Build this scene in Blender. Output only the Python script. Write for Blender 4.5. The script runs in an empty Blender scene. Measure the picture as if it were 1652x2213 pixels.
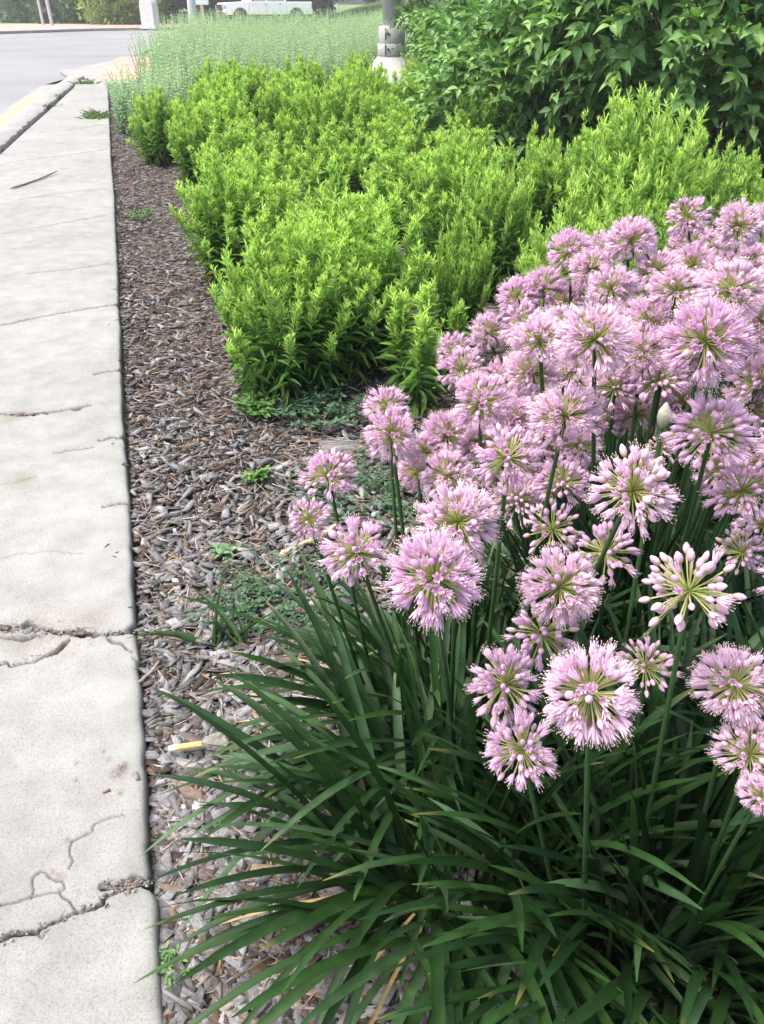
import bpy, bmesh, math, random
import numpy as np

# ------------------------------------------------------------------ camera, sky, sun, exposure
scene = bpy.context.scene
PITCH = math.radians(31.6); FOC = 1790.0; CAMH = 1.0        # FOC in pixels of a 1652 x 2213 picture
cam_data = bpy.data.cameras.new('camera'); cam = bpy.data.objects.new('camera', cam_data)
scene.collection.objects.link(cam); scene.camera = cam
cam.location = (0, 0, CAMH); cam.rotation_euler = (math.pi/2 - PITCH, 0, 0)
cam_data.sensor_fit = 'VERTICAL'; cam_data.sensor_height = 36.0
cam_data.lens = FOC/2213.0*36.0; cam_data.clip_start = 0.02; cam_data.clip_end = 2000

SUN_EL = math.radians(64); SUN_AZ = math.radians(-98)       # azimuth measured from +y towards +x
world = bpy.data.worlds.new('World'); scene.world = world; world.use_nodes = True
wn = world.node_tree.nodes; wl = world.node_tree.links
bg = wn['Background']; sky = wn.new('ShaderNodeTexSky'); sky.sky_type = 'NISHITA'
sky.sun_disc = False; sky.sun_elevation = SUN_EL; sky.sun_rotation = SUN_AZ
sky.air_density = 1.0; sky.dust_density = 6.0; sky.ozone_density = 1.0; sky.altitude = 0
wl.new(sky.outputs[0], bg.inputs[0]); bg.inputs[1].default_value = 0.15
sd = bpy.data.lights.new('sun', 'SUN'); sun = bpy.data.objects.new('sun', sd); scene.collection.objects.link(sun)
sd.energy = 1.8; sd.angle = math.radians(60); sd.color = (1.0, 0.96, 0.9)
sun.rotation_euler = (math.pi/2 - SUN_EL, 0, -SUN_AZ + math.pi)
scene.view_settings.view_transform = 'Standard'; scene.view_settings.look = 'None'
scene.view_settings.exposure = 1.36; scene.view_settings.gamma = 1.0
scene.cycles.use_denoising = True
scene.cycles.max_bounces = 8; scene.cycles.transmission_bounces = 6; scene.cycles.diffuse_bounces = 4

COL = scene.collection
rng = np.random.default_rng(7)
random.seed(7)
PI = math.pi

def ray(px, py):
    cx = (px-826)/FOC; cy = (1106.5-py)/FOC
    return np.array((cx, math.cos(PITCH)+cy*math.sin(PITCH), -math.sin(PITCH)+cy*math.cos(PITCH)))
def G(px, py, z=0.0):
    """the place on the level z that is seen at a measured spot of the photograph"""
    d = ray(px, py); t = (z-CAMH)/d[2]
    return np.array((d[0]*t, d[1]*t, z))
def at_depth(px, py, t):
    d = ray(px, py)
    return np.array((d[0]*t, d[1]*t, CAMH+d[2]*t))

# ------------------------------------------------------------------ materials
def new_mat(name):
    m = bpy.data.materials.new(name); m.use_nodes = True
    n = m.node_tree.nodes; l = m.node_tree.links
    return m, n, l, n['Principled BSDF']
def noise(n, l, scale, detail=4, rough=0.55, vec=None):
    t = n.new('ShaderNodeTexNoise'); t.inputs['Scale'].default_value = scale
    t.inputs['Detail'].default_value = detail; t.inputs['Roughness'].default_value = rough
    if vec is not None: l.new(vec, t.inputs['Vector'])
    return t
def ramp(n, l, src, stops):
    r = n.new('ShaderNodeValToRGB'); e = r.color_ramp.elements
    while len(e) < len(stops): e.new(0.5)
    for k, (p, c) in enumerate(stops):
        e[k].position = p; e[k].color = (*c, 1) if len(c) == 3 else c
    l.new(src, r.inputs[0]); return r
def mixc(n, l, mode, a, b, fac=1.0):
    m = n.new('ShaderNodeMix'); m.data_type = 'RGBA'; m.blend_type = mode
    if isinstance(fac, (int, float)): m.inputs[0].default_value = fac
    else: l.new(fac, m.inputs[0])
    for s, v in ((6, a), (7, b)):
        if isinstance(v, tuple): m.inputs[s].default_value = (*v, 1)
        else: l.new(v, m.inputs[s])
    return m.outputs[2]
def bump(n, l, height, strength, dist, bsdf):
    b = n.new('ShaderNodeBump'); b.inputs['Strength'].default_value = strength; b.inputs['Distance'].default_value = dist
    l.new(height, b.inputs['Height']); l.new(b.outputs[0], bsdf.inputs['Normal']); return b
def coord(n): return n.new('ShaderNodeTexCoord').outputs['Object']

def col_mat(name, rough=0.6, trans=0.0, nscale=60, namt=0.25, spec=0.4, tint=(1.1, 1.1, 0.7), bstr=0.0):
    """colour comes from the mesh's own Col attribute (the thing's real colour), broken up with noise"""
    m, n, l, p = new_mat(name)
    a = n.new('ShaderNodeAttribute'); a.attribute_name = 'Col'
    t = noise(n, l, nscale, 3, 0.6, coord(n))
    r = ramp(n, l, t.outputs[0], [(0.3, (1-namt,)*3), (0.7, (1+namt,)*3)])
    c = mixc(n, l, 'MULTIPLY', a.outputs[0], r.outputs[0])
    l.new(c, p.inputs['Base Color']); p.inputs['Roughness'].default_value = rough
    p.inputs['Specular IOR Level'].default_value = spec
    if bstr: bump(n, l, t.outputs[0], bstr, 0.002, p)
    if trans > 0:
        tr = n.new('ShaderNodeBsdfTranslucent')
        l.new(mixc(n, l, 'MULTIPLY', c, tint), tr.inputs['Color'])
        mx = n.new('ShaderNodeMixShader'); mx.inputs[0].default_value = trans
        l.new(p.outputs[0], mx.inputs[1]); l.new(tr.outputs[0], mx.inputs[2])
        l.new(mx.outputs[0], n['Material Output'].inputs[0])
    return m
def plain(name, c, rough=0.5, metal=0.0, nscale=12, namt=0.12, spec=0.5, bstr=0.0):
    m, n, l, p = new_mat(name)
    t = noise(n, l, nscale, 5, 0.6, coord(n))
    r = ramp(n, l, t.outputs[0], [(0.3, tuple(x*(1-namt) for x in c)), (0.7, tuple(min(1, x*(1+namt)) for x in c))])
    l.new(r.outputs[0], p.inputs['Base Color']); p.inputs['Roughness'].default_value = rough
    p.inputs['Metallic'].default_value = metal; p.inputs['Specular IOR Level'].default_value = spec
    if bstr: bump(n, l, t.outputs[0], bstr, 0.01, p)
    return m

M_GOLD = col_mat('goldenrod_leaf', 0.55, 0.30, 90, 0.18, 0.3, (1.15, 1.15, 0.5))
M_ALLIUM = col_mat('strap_leaf', 0.5, 0.12, 45, 0.3, 0.3, (1.0, 1.2, 0.6))
M_STALK = col_mat('flower_stalk', 0.5, 0.0, 60, 0.15, 0.3)
M_PETAL = col_mat('petal', 0.7, 0.35, 120, 0.10, 0.2, (1.1, 0.95, 1.1))
M_SAGE = col_mat('silver_leaf', 0.75, 0.25, 20, 0.2, 0.2, (1.1, 1.1, 0.9))
M_SHRUB = col_mat('shrub_leaf', 0.55, 0.28, 25, 0.2, 0.25, (1.1, 1.2, 0.5))
M_TREE = col_mat('tree_leaf', 0.6, 0.25, 3, 0.25, 0.3, (1.1, 1.2, 0.6))
M_WEED = col_mat('weed_leaf', 0.6, 0.2, 80, 0.2, 0.3)
M_TWIG = col_mat('twig_bark', 0.85, 0.0, 150, 0.35, 0.2, bstr=0.4)
M_BARK = plain('bark', (0.16, 0.12, 0.09), 0.9, 0, 25, 0.35, 0.2, 0.5)

# mulch chips: weathered wood with a grain
def chip_mat():
    m, n, l, p = new_mat('wood_chip')
    a = n.new('ShaderNodeAttribute'); a.attribute_name = 'Col'
    g = n.new('ShaderNodeAttribute'); g.attribute_name = 'Grain'
    mp = n.new('ShaderNodeMapping'); mp.inputs['Scale'].default_value = (1.0, 0.07, 1.0); l.new(g.outputs['Vector'], mp.inputs[0])
    t = noise(n, l, 900, 3, 0.75, mp.outputs[0]); t2 = noise(n, l, 110, 3, 0.6, coord(n))
    c = mixc(n, l, 'MULTIPLY', a.outputs[0], ramp(n, l, t.outputs[0], [(0.32, (0.42, 0.40, 0.38)), (0.5, (1, 1, 1)), (0.68, (1.3, 1.3, 1.32))]).outputs[0])
    c = mixc(n, l, 'MULTIPLY', c, ramp(n, l, t2.outputs[0], [(0.35, (0.80, 0.77, 0.74)), (0.65, (1.12, 1.12, 1.14))]).outputs[0])
    l.new(c, p.inputs['Base Color']); p.inputs['Roughness'].default_value = 0.85; p.inputs['Specular IOR Level'].default_value = 0.2
    bump(n, l, t.outputs[0], 0.6, 0.0012, p)
    return m
M_CHIP = chip_mat()
def soil_mat():
    m, n, l, p = new_mat('mulch_soil')
    co = coord(n)
    mp = n.new('ShaderNodeMapping'); mp.inputs['Scale'].default_value = (1, 2.2, 1); l.new(co, mp.inputs[0])
    v = n.new('ShaderNodeTexVoronoi'); v.inputs['Scale'].default_value = 42; l.new(mp.outputs[0], v.inputs['Vector'])
    sp = n.new('ShaderNodeSeparateColor'); l.new(v.outputs['Color'], sp.inputs[0])
    r = ramp(n, l, sp.outputs[0], [(0.0, (0.025, 0.018, 0.014)), (0.35, (0.05, 0.036, 0.028)), (0.65, (0.10, 0.088, 0.08)), (1.0, (0.2, 0.19, 0.18))])
    t = noise(n, l, 160, 4, 0.7, co)
    c = mixc(n, l, 'MULTIPLY', r.outputs[0], ramp(n, l, t.outputs[0], [(0.3, (0.5,)*3), (0.7, (1.1,)*3)]).outputs[0])
    l.new(c, p.inputs['Base Color']); p.inputs['Roughness'].default_value = 0.95; p.inputs['Specular IOR Level'].default_value = 0.1
    bump(n, l, t.outputs[0], 0.8, 0.006, p)
    return m
M_SOIL = soil_mat()
def concrete_mat(name, base, attr=True):
    m, n, l, p = new_mat(name)
    co = coord(n)
    big = noise(n, l, 2.2, 6, 0.6, co); mid = noise(n, l, 14, 5, 0.6, co); fine = noise(n, l, 330, 3, 0.7, co); sp = noise(n, l, 700, 2, 0.6, co)
    spots = n.new('ShaderNodeTexVoronoi'); spots.inputs['Scale'].default_value = 95; l.new(co, spots.inputs['Vector'])
    b = np.array(base)
    c = ramp(n, l, big.outputs[0], [(0.3, tuple(b*np.array((0.83, 0.83, 0.84)))), (0.7, tuple(b*1.10))]).outputs[0]
    c = mixc(n, l, 'MULTIPLY', c, ramp(n, l, mid.outputs[0], [(0.3, (0.84, 0.83, 0.81)), (0.65, (1.07, 1.07, 1.06))]).outputs[0])
    c = mixc(n, l, 'MULTIPLY', c, ramp(n, l, fine.outputs[0], [(0.28, (0.66, 0.63, 0.6)), (0.47, (1, 1, 1)), (0.72, (1.12, 1.12, 1.12))]).outputs[0])
    c = mixc(n, l, 'MULTIPLY', c, ramp(n, l, sp.outputs[0], [(0.3, (0.82, 0.8, 0.78)), (0.5, (1, 1, 1))]).outputs[0])
    c = mixc(n, l, 'MULTIPLY', c, ramp(n, l, spots.outputs['Distance'], [(0.03, (0.5, 0.42, 0.36)), (0.10, (1, 1, 1))]).outputs[0], 0.65)
    if attr:
        a = n.new('ShaderNodeAttribute'); a.attribute_name = 'Col'
        c = mixc(n, l, 'MULTIPLY', c, a.outputs[0])
    l.new(c, p.inputs['Base Color']); p.inputs['Roughness'].default_value = 0.9; p.inputs['Specular IOR Level'].default_value = 0.25
    bump(n, l, fine.outputs[0], 0.35, 0.002, p)
    return m
M_CONC = concrete_mat('sidewalk_concrete', (0.252, 0.256, 0.249))
M_KERB = concrete_mat('kerb_concrete', (0.27, 0.27, 0.262), False)
def asphalt_mat():
    m, n, l, p = new_mat('worn_asphalt')
    co = coord(n)
    big = noise(n, l, 0.35, 6, 0.6, co); fine = noise(n, l, 120, 3, 0.7, co)
    c = ramp(n, l, big.outputs[0], [(0.3, (0.155, 0.16, 0.163)), (0.7, (0.225, 0.228, 0.228))]).outputs[0]
    c = mixc(n, l, 'MULTIPLY', c, ramp(n, l, fine.outputs[0], [(0.3, (0.7,)*3), (0.65, (1.1,)*3)]).outputs[0])
    l.new(c, p.inputs['Base Color']); p.inputs['Roughness'].default_value = 0.8
    bump(n, l, fine.outputs[0], 0.3, 0.004, p)
    return m
M_ASPH = asphalt_mat()
def brick_mat():
    m, n, l, p = new_mat('brick_paving')
    co = coord(n)
    b = n.new('ShaderNodeTexBrick'); b.inputs['Scale'].default_value = 1.0
    b.inputs['Brick Width'].default_value = 0.22; b.inputs['Row Height'].default_value = 0.11; b.inputs['Mortar Size'].default_value = 0.008
    b.inputs['Color1'].default_value = (0.44, 0.17, 0.14, 1); b.inputs['Color2'].default_value = (0.52, 0.26, 0.22, 1); b.inputs['Mortar'].default_value = (0.45, 0.33, 0.30, 1)
    l.new(co, b.inputs['Vector'])
    t = noise(n, l, 1.5, 5, 0.6, co)
    c = mixc(n, l, 'MULTIPLY', b.outputs[0], ramp(n, l, t.outputs[0], [(0.3, (0.8,)*3), (0.7, (1.15,)*3)]).outputs[0])
    l.new(c, p.inputs['Base Color']); p.inputs['Roughness'].default_value = 0.9
    return m
M_BRICK = brick_mat()
M_YELLOW = plain('worn_yellow_paint', (0.42, 0.31, 0.18), 0.8, 0, 30, 0.35, 0.3)
M_GRASSY = plain('lawn', (0.10, 0.17, 0.05), 0.95, 0, 3, 0.4, 0.1, 0.6)
M_STEEL = plain('galvanised_steel', (0.46, 0.475, 0.49), 0.5, 0.0, 8, 0.06)
M_STEELD = plain('weathered_cast_base', (0.32, 0.325, 0.32), 0.7, 0.0, 14, 0.15)
M_PILLAR = plain('white_stone', (0.60, 0.59, 0.57), 0.8, 0, 9, 0.08, 0.3, 0.2)
M_STONE = plain('pale_stone', (0.40, 0.395, 0.38), 0.85, 0, 9, 0.1, 0.3, 0.3)
M_BLOCK = plain('stone_block', (0.22, 0.215, 0.20), 0.9, 0, 6, 0.15, 0.3, 0.4)
M_WHITE = plain('white_car_paint', (0.90, 0.90, 0.90), 0.25, 0, 3, 0.02, 0.5)
M_GLASS = plain('dark_glass', (0.03, 0.035, 0.04), 0.08, 0, 3, 0.05, 0.6)
M_CHROME = plain('chrome', (0.62, 0.63, 0.65), 0.2, 0.9, 5, 0.05)
M_RUBBER = plain('rubber', (0.03, 0.03, 0.03), 0.85, 0, 20, 0.2, 0.2)
M_DARK = plain('black_plastic', (0.035, 0.035, 0.038), 0.6, 0, 10, 0.15)
M_RED = plain('red_lens', (0.45, 0.03, 0.03), 0.25, 0, 10, 0.1)
M_LENS = plain('clear_lens', (0.55, 0.57, 0.6), 0.1, 0.2, 10, 0.1)
M_SIGN = plain('white_sign', (0.75, 0.76, 0.77), 0.4, 0, 6, 0.05)
M_TAN = plain('tan_post', (0.55, 0.36, 0.2), 0.8, 0, 12, 0.15)
M_PAPER = col_mat('cigarette_paper', 0.8, 0, 200, 0.12, 0.2)

# ------------------------------------------------------------------ mesh builder
class MB:
    def __init__(s): s.v = []; s.c = []; s.q = []; s.t = []; s.n = 0; s.g = []
    def add(s, V, F, C=(1, 1, 1)):
        V = np.asarray(V, float); F = np.asarray(F, int); C = np.asarray(C, float)
        if C.ndim == 1: C = np.tile(C, (len(V), 1))
        s.v.append(V); s.c.append(C); (s.q if F.shape[1] == 4 else s.t).append(F+s.n); s.n += len(V)
    def inst(s, T, F, M, L, C):
        """copies of a small template (a leaf, a petal) inside ONE mesh; C: (N,3), (N,n,3)"""
        N = len(L); n = len(T); T = np.asarray(T, float)
        V = (np.einsum('nij,vj->nvi', M, T) if T.ndim == 2 else np.einsum('nij,nvj->nvi', M, T)) + np.asarray(L)[:, None]
        C = np.asarray(C, float)
        if C.ndim == 2: C = np.repeat(C[:, None], V.shape[1], 1)
        F = np.asarray(F, int); FF = (F[None] + (np.arange(N)*V.shape[1])[:, None, None]).reshape(-1, F.shape[1])
        s.add(V.reshape(-1, 3), FF, C.reshape(-1, 3))
    def tube(s, P, R, C=(1, 1, 1), k=5, cap=True):
        P = np.asarray(P, float); R = np.broadcast_to(np.asarray(R, float), (len(P),))
        T = np.gradient(P, axis=0); T /= np.linalg.norm(T, axis=1)[:, None]+1e-9
        ref = np.array((0, 0, 1.)) if abs(T[0][2]) < 0.9 else np.array((1., 0, 0))
        A = np.cross(T, ref); A /= np.linalg.norm(A, axis=1)[:, None]+1e-9; B = np.cross(T, A)
        an = np.arange(k)*2*PI/k
        V = P[:, None]+R[:, None, None]*(np.cos(an)[None, :, None]*A[:, None]+np.sin(an)[None, :, None]*B[:, None])
        m = len(P); F = [(i*k+j, i*k+(j+1) % k, (i+1)*k+(j+1) % k, (i+1)*k+j) for i in range(m-1) for j in range(k)]
        C = np.asarray(C, float)
        if C.ndim == 2: C = np.repeat(C, k, 0)
        s.add(V.reshape(-1, 3), F, C)
        if cap:
            for i in (0, m-1):
                c = C[i*k] if C.ndim == 2 else C
                s.add(np.vstack([V[i], P[i][None]]), [(j, (j+1) % k, k) for j in range(k)], c)
    def mesh(s, name, mat, smooth=True):
        me = bpy.data.meshes.new(name)
        V = np.concatenate(s.v); C = np.concatenate(s.c)
        q = np.concatenate(s.q) if s.q else np.zeros((0, 4), int); t = np.concatenate(s.t) if s.t else np.zeros((0, 3), int)
        me.vertices.add(len(V)); me.vertices.foreach_set('co', V.astype(np.float32).ravel())
        nl = q.size+t.size; me.loops.add(nl); me.loops.foreach_set('vertex_index', np.concatenate([q.ravel(), t.ravel()]).astype(np.int32))
        me.polygons.add(len(q)+len(t))
        me.polygons.foreach_set('loop_start', np.concatenate([np.arange(len(q))*4, q.size+np.arange(len(t))*3]).astype(np.int32))
        me.update(calc_edges=True); me.validate()
        a = me.color_attributes.new('Col', 'FLOAT_COLOR', 'POINT')
        a.data.foreach_set('color', np.hstack([C, np.ones((len(C), 1))]).astype(np.float32).ravel())
        if s.g:
            g = me.attributes.new('Grain', 'FLOAT_VECTOR', 'POINT'); g.data.foreach_set('vector', np.concatenate(s.g).astype(np.float32).ravel())
        if smooth: me.polygons.foreach_set('use_smooth', np.ones(len(me.polygons), bool))
        me.materials.append(mat); me.update()
        return me
    def build(s, name, mat, parent=None, smooth=True, loc=None):
        return link(name, s.mesh(name, mat, smooth), parent, loc)
def link(name, me, parent=None, loc=None):
    o = bpy.data.objects.new(name, me); COL.objects.link(o)
    if parent is not None: o.parent = parent
    if loc is not None: o.location = loc
    return o
def empty(name, loc=(0, 0, 0), rz=0.0):
    o = bpy.data.objects.new(name, None); COL.objects.link(o); o.location = loc; o.rotation_euler = (0, 0, rz); o.empty_display_size = 0.1
    return o
def tag(o, label=None, cat=None, group=None, kind=None):
    for k, v in (('label', label), ('category', cat), ('group', group), ('kind', kind)):
        if v: o[k] = v
    return o
def bm_obj(name, bm, mat, parent=None, smooth=False, bevel=0.0, loc=None):
    me = bpy.data.meshes.new(name); bmesh.ops.recalc_face_normals(bm, faces=bm.faces)
    if bevel: bmesh.ops.bevel(bm, geom=[e for e in bm.edges if e.calc_face_angle(0) > 0.5], offset=bevel, segments=2, affect='EDGES', clamp_overlap=True)
    bm.to_mesh(me); bm.free(); me.materials.append(mat)
    if smooth: me.polygons.foreach_set('use_smooth', np.ones(len(me.polygons), bool))
    return link(name, me, parent, loc)
def box(bm, x0, x1, y0, y1, z0, z1):
    v = [bm.verts.new(p) for p in ((x0, y0, z0), (x1, y0, z0), (x1, y1, z0), (x0, y1, z0), (x0, y0, z1), (x1, y0, z1), (x1, y1, z1), (x0, y1, z1))]
    for f in ((0, 3, 2, 1), (4, 5, 6, 7), (0, 1, 5, 4), (1, 2, 6, 5), (2, 3, 7, 6), (3, 0, 4, 7)): bm.faces.new([v[i] for i in f])
def prism(bm, pts, a0, a1, axis='y'):
    """a side profile (u, z) pushed through from a0 to a1 along the other axis"""
    def P(u, z, a): return (u, a, z) if axis == 'y' else ((a, u, z) if axis == 'x' else (u, z, a))
    A = [bm.verts.new(P(u, z, a0)) for u, z in pts]; B = [bm.verts.new(P(u, z, a1)) for u, z in pts]
    bm.faces.new(A); bm.faces.new(B[::-1]); n = len(pts)
    for i in range(n): bm.faces.new([A[i], B[i], B[(i+1) % n], A[(i+1) % n]])
def lathe(bm, prof, c=(0, 0, 0), k=24, axis='z', start=0.0):
    rings = []
    for r, z in prof:
        ring = []
        for j in range(k):
            a = start+2*PI*j/k; u, v = r*math.cos(a), r*math.sin(a)
            p = (u, v, z) if axis == 'z' else ((u, z, v) if axis == 'y' else (z, u, v))
            ring.append(bm.verts.new((p[0]+c[0], p[1]+c[1], p[2]+c[2])))
        rings.append(ring)
    for a, b in zip(rings, rings[1:]):
        for j in range(k): bm.faces.new([a[j], a[(j+1) % k], b[(j+1) % k], b[j]])
    bm.faces.new(rings[0][::-1]); bm.faces.new(rings[-1])

def unit(v): return v/(np.linalg.norm(v, axis=-1, keepdims=True)+1e-9)
def frames(D, roll=None, up=(0, 0, 1.0)):
    """matrices whose y axis is D and whose z axis leans to 'up' (turned by roll)"""
    D = unit(np.asarray(D, float)); U = np.broadcast_to(np.asarray(up, float), D.shape)
    X = np.cross(D, U); bad = np.linalg.norm(X, axis=1) < 0.05; X[bad] = np.cross(D[bad], (0.3, 1.0, 0)); X = unit(X); Z = np.cross(X, D)
    if roll is not None:
        c, s_ = np.cos(roll)[:, None], np.sin(roll)[:, None]; X, Z = X*c+Z*s_, Z*c-X*s_
    return np.stack([X, D, Z], axis=2)
def scaled(M, sx, sy, sz): return M*np.stack([sx, sy, sz], axis=1)[:, None, :]
def leaf_template(prof, fold=0.15, droop=0.25, tip=1.0):
    """prof: half widths along the length; three columns, a folded midrib, an arched blade"""
    n = len(prof); V = []
    for i, w in enumerate(prof):
        s = i/(n-1); z = -droop*s*s; y = s*(1-0.15*droop*s)
        V += [(-w, y, z+fold*w), (0, y, z), (w, y, z+fold*w)]
    F = [(i*3+j, i*3+j+1, (i+1)*3+j+1, (i+1)*3+j) for i in range(n-1) for j in (0, 1)]
    return np.array(V), np.array(F)
def lerp(a, b, t):
    t = np.asarray(t, float)[..., None]; return np.asarray(a)*(1-t)+np.asarray(b)*t

# ------------------------------------------------------------------ the setting: ground, sidewalk, kerb, road
def EX(y): return -0.113-0.287*np.asarray(y, float)         # right edge of the sidewalk
def LX(y): return -1.43-0.22*np.asarray(y, float)           # its left edge, along the kerb
def gz(x, y):
    """height of the mulch"""
    x = np.asarray(x, float); y = np.asarray(y, float)
    d = x-EX(y)
    return -0.034+0.009*np.sin(x*9+1.3)*np.cos(y*7)+0.006*np.sin(x*23+y*17)+0.012*np.clip(d/0.6, 0, 1)+0.010*np.exp(-np.clip(d, 0, 1)/0.035)

def sheet(name, pts, z, mat, kind='structure', thick=None):
    bm = bmesh.new()
    if thick: prism(bm, [(p[0], p[1]) for p in pts], z-thick, z, axis='z')
    else: bm.faces.new([bm.verts.new((p[0], p[1], z)) for p in pts])
    o = bm_obj(name, bm, mat); o['kind'] = kind
    if not thick and o.data.polygons[0].normal.z < 0: o.data.flip_normals()
    return o

sheet('ground', [(-400, -200), (400, -200), (400, 600), (-400, 600)], -0.16, M_GRASSY)
def mulch_bed():
    ys = np.concatenate([np.linspace(-1.5, 0.3, 10), np.geomspace(0.32, 14, 150)])
    us = np.concatenate([np.linspace(-0.06, 1.4, 110), np.linspace(1.45, 7, 24)])
    Y, U = np.meshgrid(ys, us, indexing='ij'); X = EX(Y)+U
    Z = gz(X, Y)-0.012+rng.normal(0, 0.002, X.shape); Z[:, 0] = -0.15; Z[:, -1] = -0.15; Z[-1] = -0.15; Z[0] = -0.15
    n, m = X.shape
    F = [(i*m+j, i*m+j+1, (i+1)*m+j+1, (i+1)*m+j) for i in range(n-1) for j in range(m-1)]
    b = MB(); b.add(np.stack([X, Y, Z], -1).reshape(-1, 3), F); o = b.build('mulch_bed', M_SOIL); o['kind'] = 'structure'
mulch_bed()

# cracks and joints, measured on the photograph and laid on the slab: (points, half width m, depth m, darkness)
CR = [([(0, 505), (90, 490), (230, 465)], .0020, .004, .5), ([(61, 591), (150, 582), (237, 570)], .0020, .004, .6),
      ([(0, 702), (100, 682), (170, 670), (250, 658)], .0028, .006, .75), ([(204, 809), (225, 804), (259, 800)], .0026, .006, .85),
      ([(0, 893), (57, 895), (100, 891), (132, 887), (198, 876)], .0060, .010, .8), ([(213, 952), (240, 945), (266, 944)], .0022, .006, .85),
      ([(116, 979), (160, 972), (204, 966)], .0016, .004, .6), ([(222, 1095), (245, 1090), (275, 1088)], .0020, .006, .85),
      ([(0, 1047), (40, 1040), (79, 1030)], .0040, .003, .3), ([(228, 407), (130, 418), (40, 432)], .0028, .004, .45),
      ([(20, 350), (120, 338), (232, 322)], .0030, .005, .5), ([(90, 285), (150, 281), (232, 268)], .0030, .005, .5),
      ([(0, 1356), (60, 1350), (110, 1361), (160, 1366), (230, 1371), (270, 1366), (312, 1357)], .0085, .016, .72),
      ([(0, 1375), (40, 1380), (90, 1372)], .0035, .008, .6),
      ([(0, 1433), (40, 1434), (75, 1428), (120, 1408), (152, 1380)], .0026, .009, .85), ([(235, 1378), (262, 1388), (285, 1406), (302, 1436)], .0022, .007, .6),
      ([(0, 2031), (54, 2015), (106, 1996), (140, 1982), (166, 1971), (207, 1959), (226, 1936), (265, 1918), (312, 1905)], .0020, .009, .9),
      ([(0, 1955), (62, 1938), (128, 1926), (150, 1945), (166, 1969)], .0013, .005, .7),
      ([(66, 1942), (70, 1910), (79, 1888), (99, 1884), (120, 1902), (141, 1917), (128, 1926)], .0013, .004, .6),
      ([(149, 1876), (150, 1845), (157, 1818), (180, 1806), (199, 1797), (223, 1772), (269, 1760)], .0013, .004, .55),
      ([(223, 1914), (262, 1905), (290, 1899), (316, 1912)], .0060, .010, .55),
      ([(66, 2018), (90, 2025), (108, 2005)], .0011, .004, .7),
      ([(0, 1205), (90, 1190), (180, 1196)], .0011, .002, .25), ([(0, 1700), (80, 1688)], .0009, .002, .2)]
STAIN = [((257, 1669), .011, (.52, .44, .38)), ((270, 1655), .006, (.6, .5, .42)), ((237, 1640), .006, (.72, .68, .62)), ((223, 1624), .0035, (.45, .45, .47)), ((165, 1650), .003, (.5, .5, .52)),
         ((262, 1712), .0045, (.6, .5, .45)), ((165, 1686), .0025, (.5, .45, .42)), ((146, 1815), .004, (.6, .55, .5)), ((258, 800), .010, (1.05, .78, .68)), ((266, 944), .008, (1.05, .78, .68)),
         ((274, 1088), .007, (1.05, .78, .68)), ((250, 658), .012, (1.05, .78, .68)), ((228, 1330), .005, (1.1, .75, .55)), ((240, 572), .012, (1.05, .82, .76)), ((130, 1894), .006, (.75, .66, .6)), ((114, 1883), .004, (.9, .6, .6)), ((145, 1443), .003, (1.0, .75, .65)),
         ((30, 900), .03, (.8, .76, .66)), ((40, 1040), .03, (.88, .83, .74)), ((150, 1365), .05, (.86, .82, .77)), ((60, 1362), .05, (.82, .79, .75))]
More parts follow.
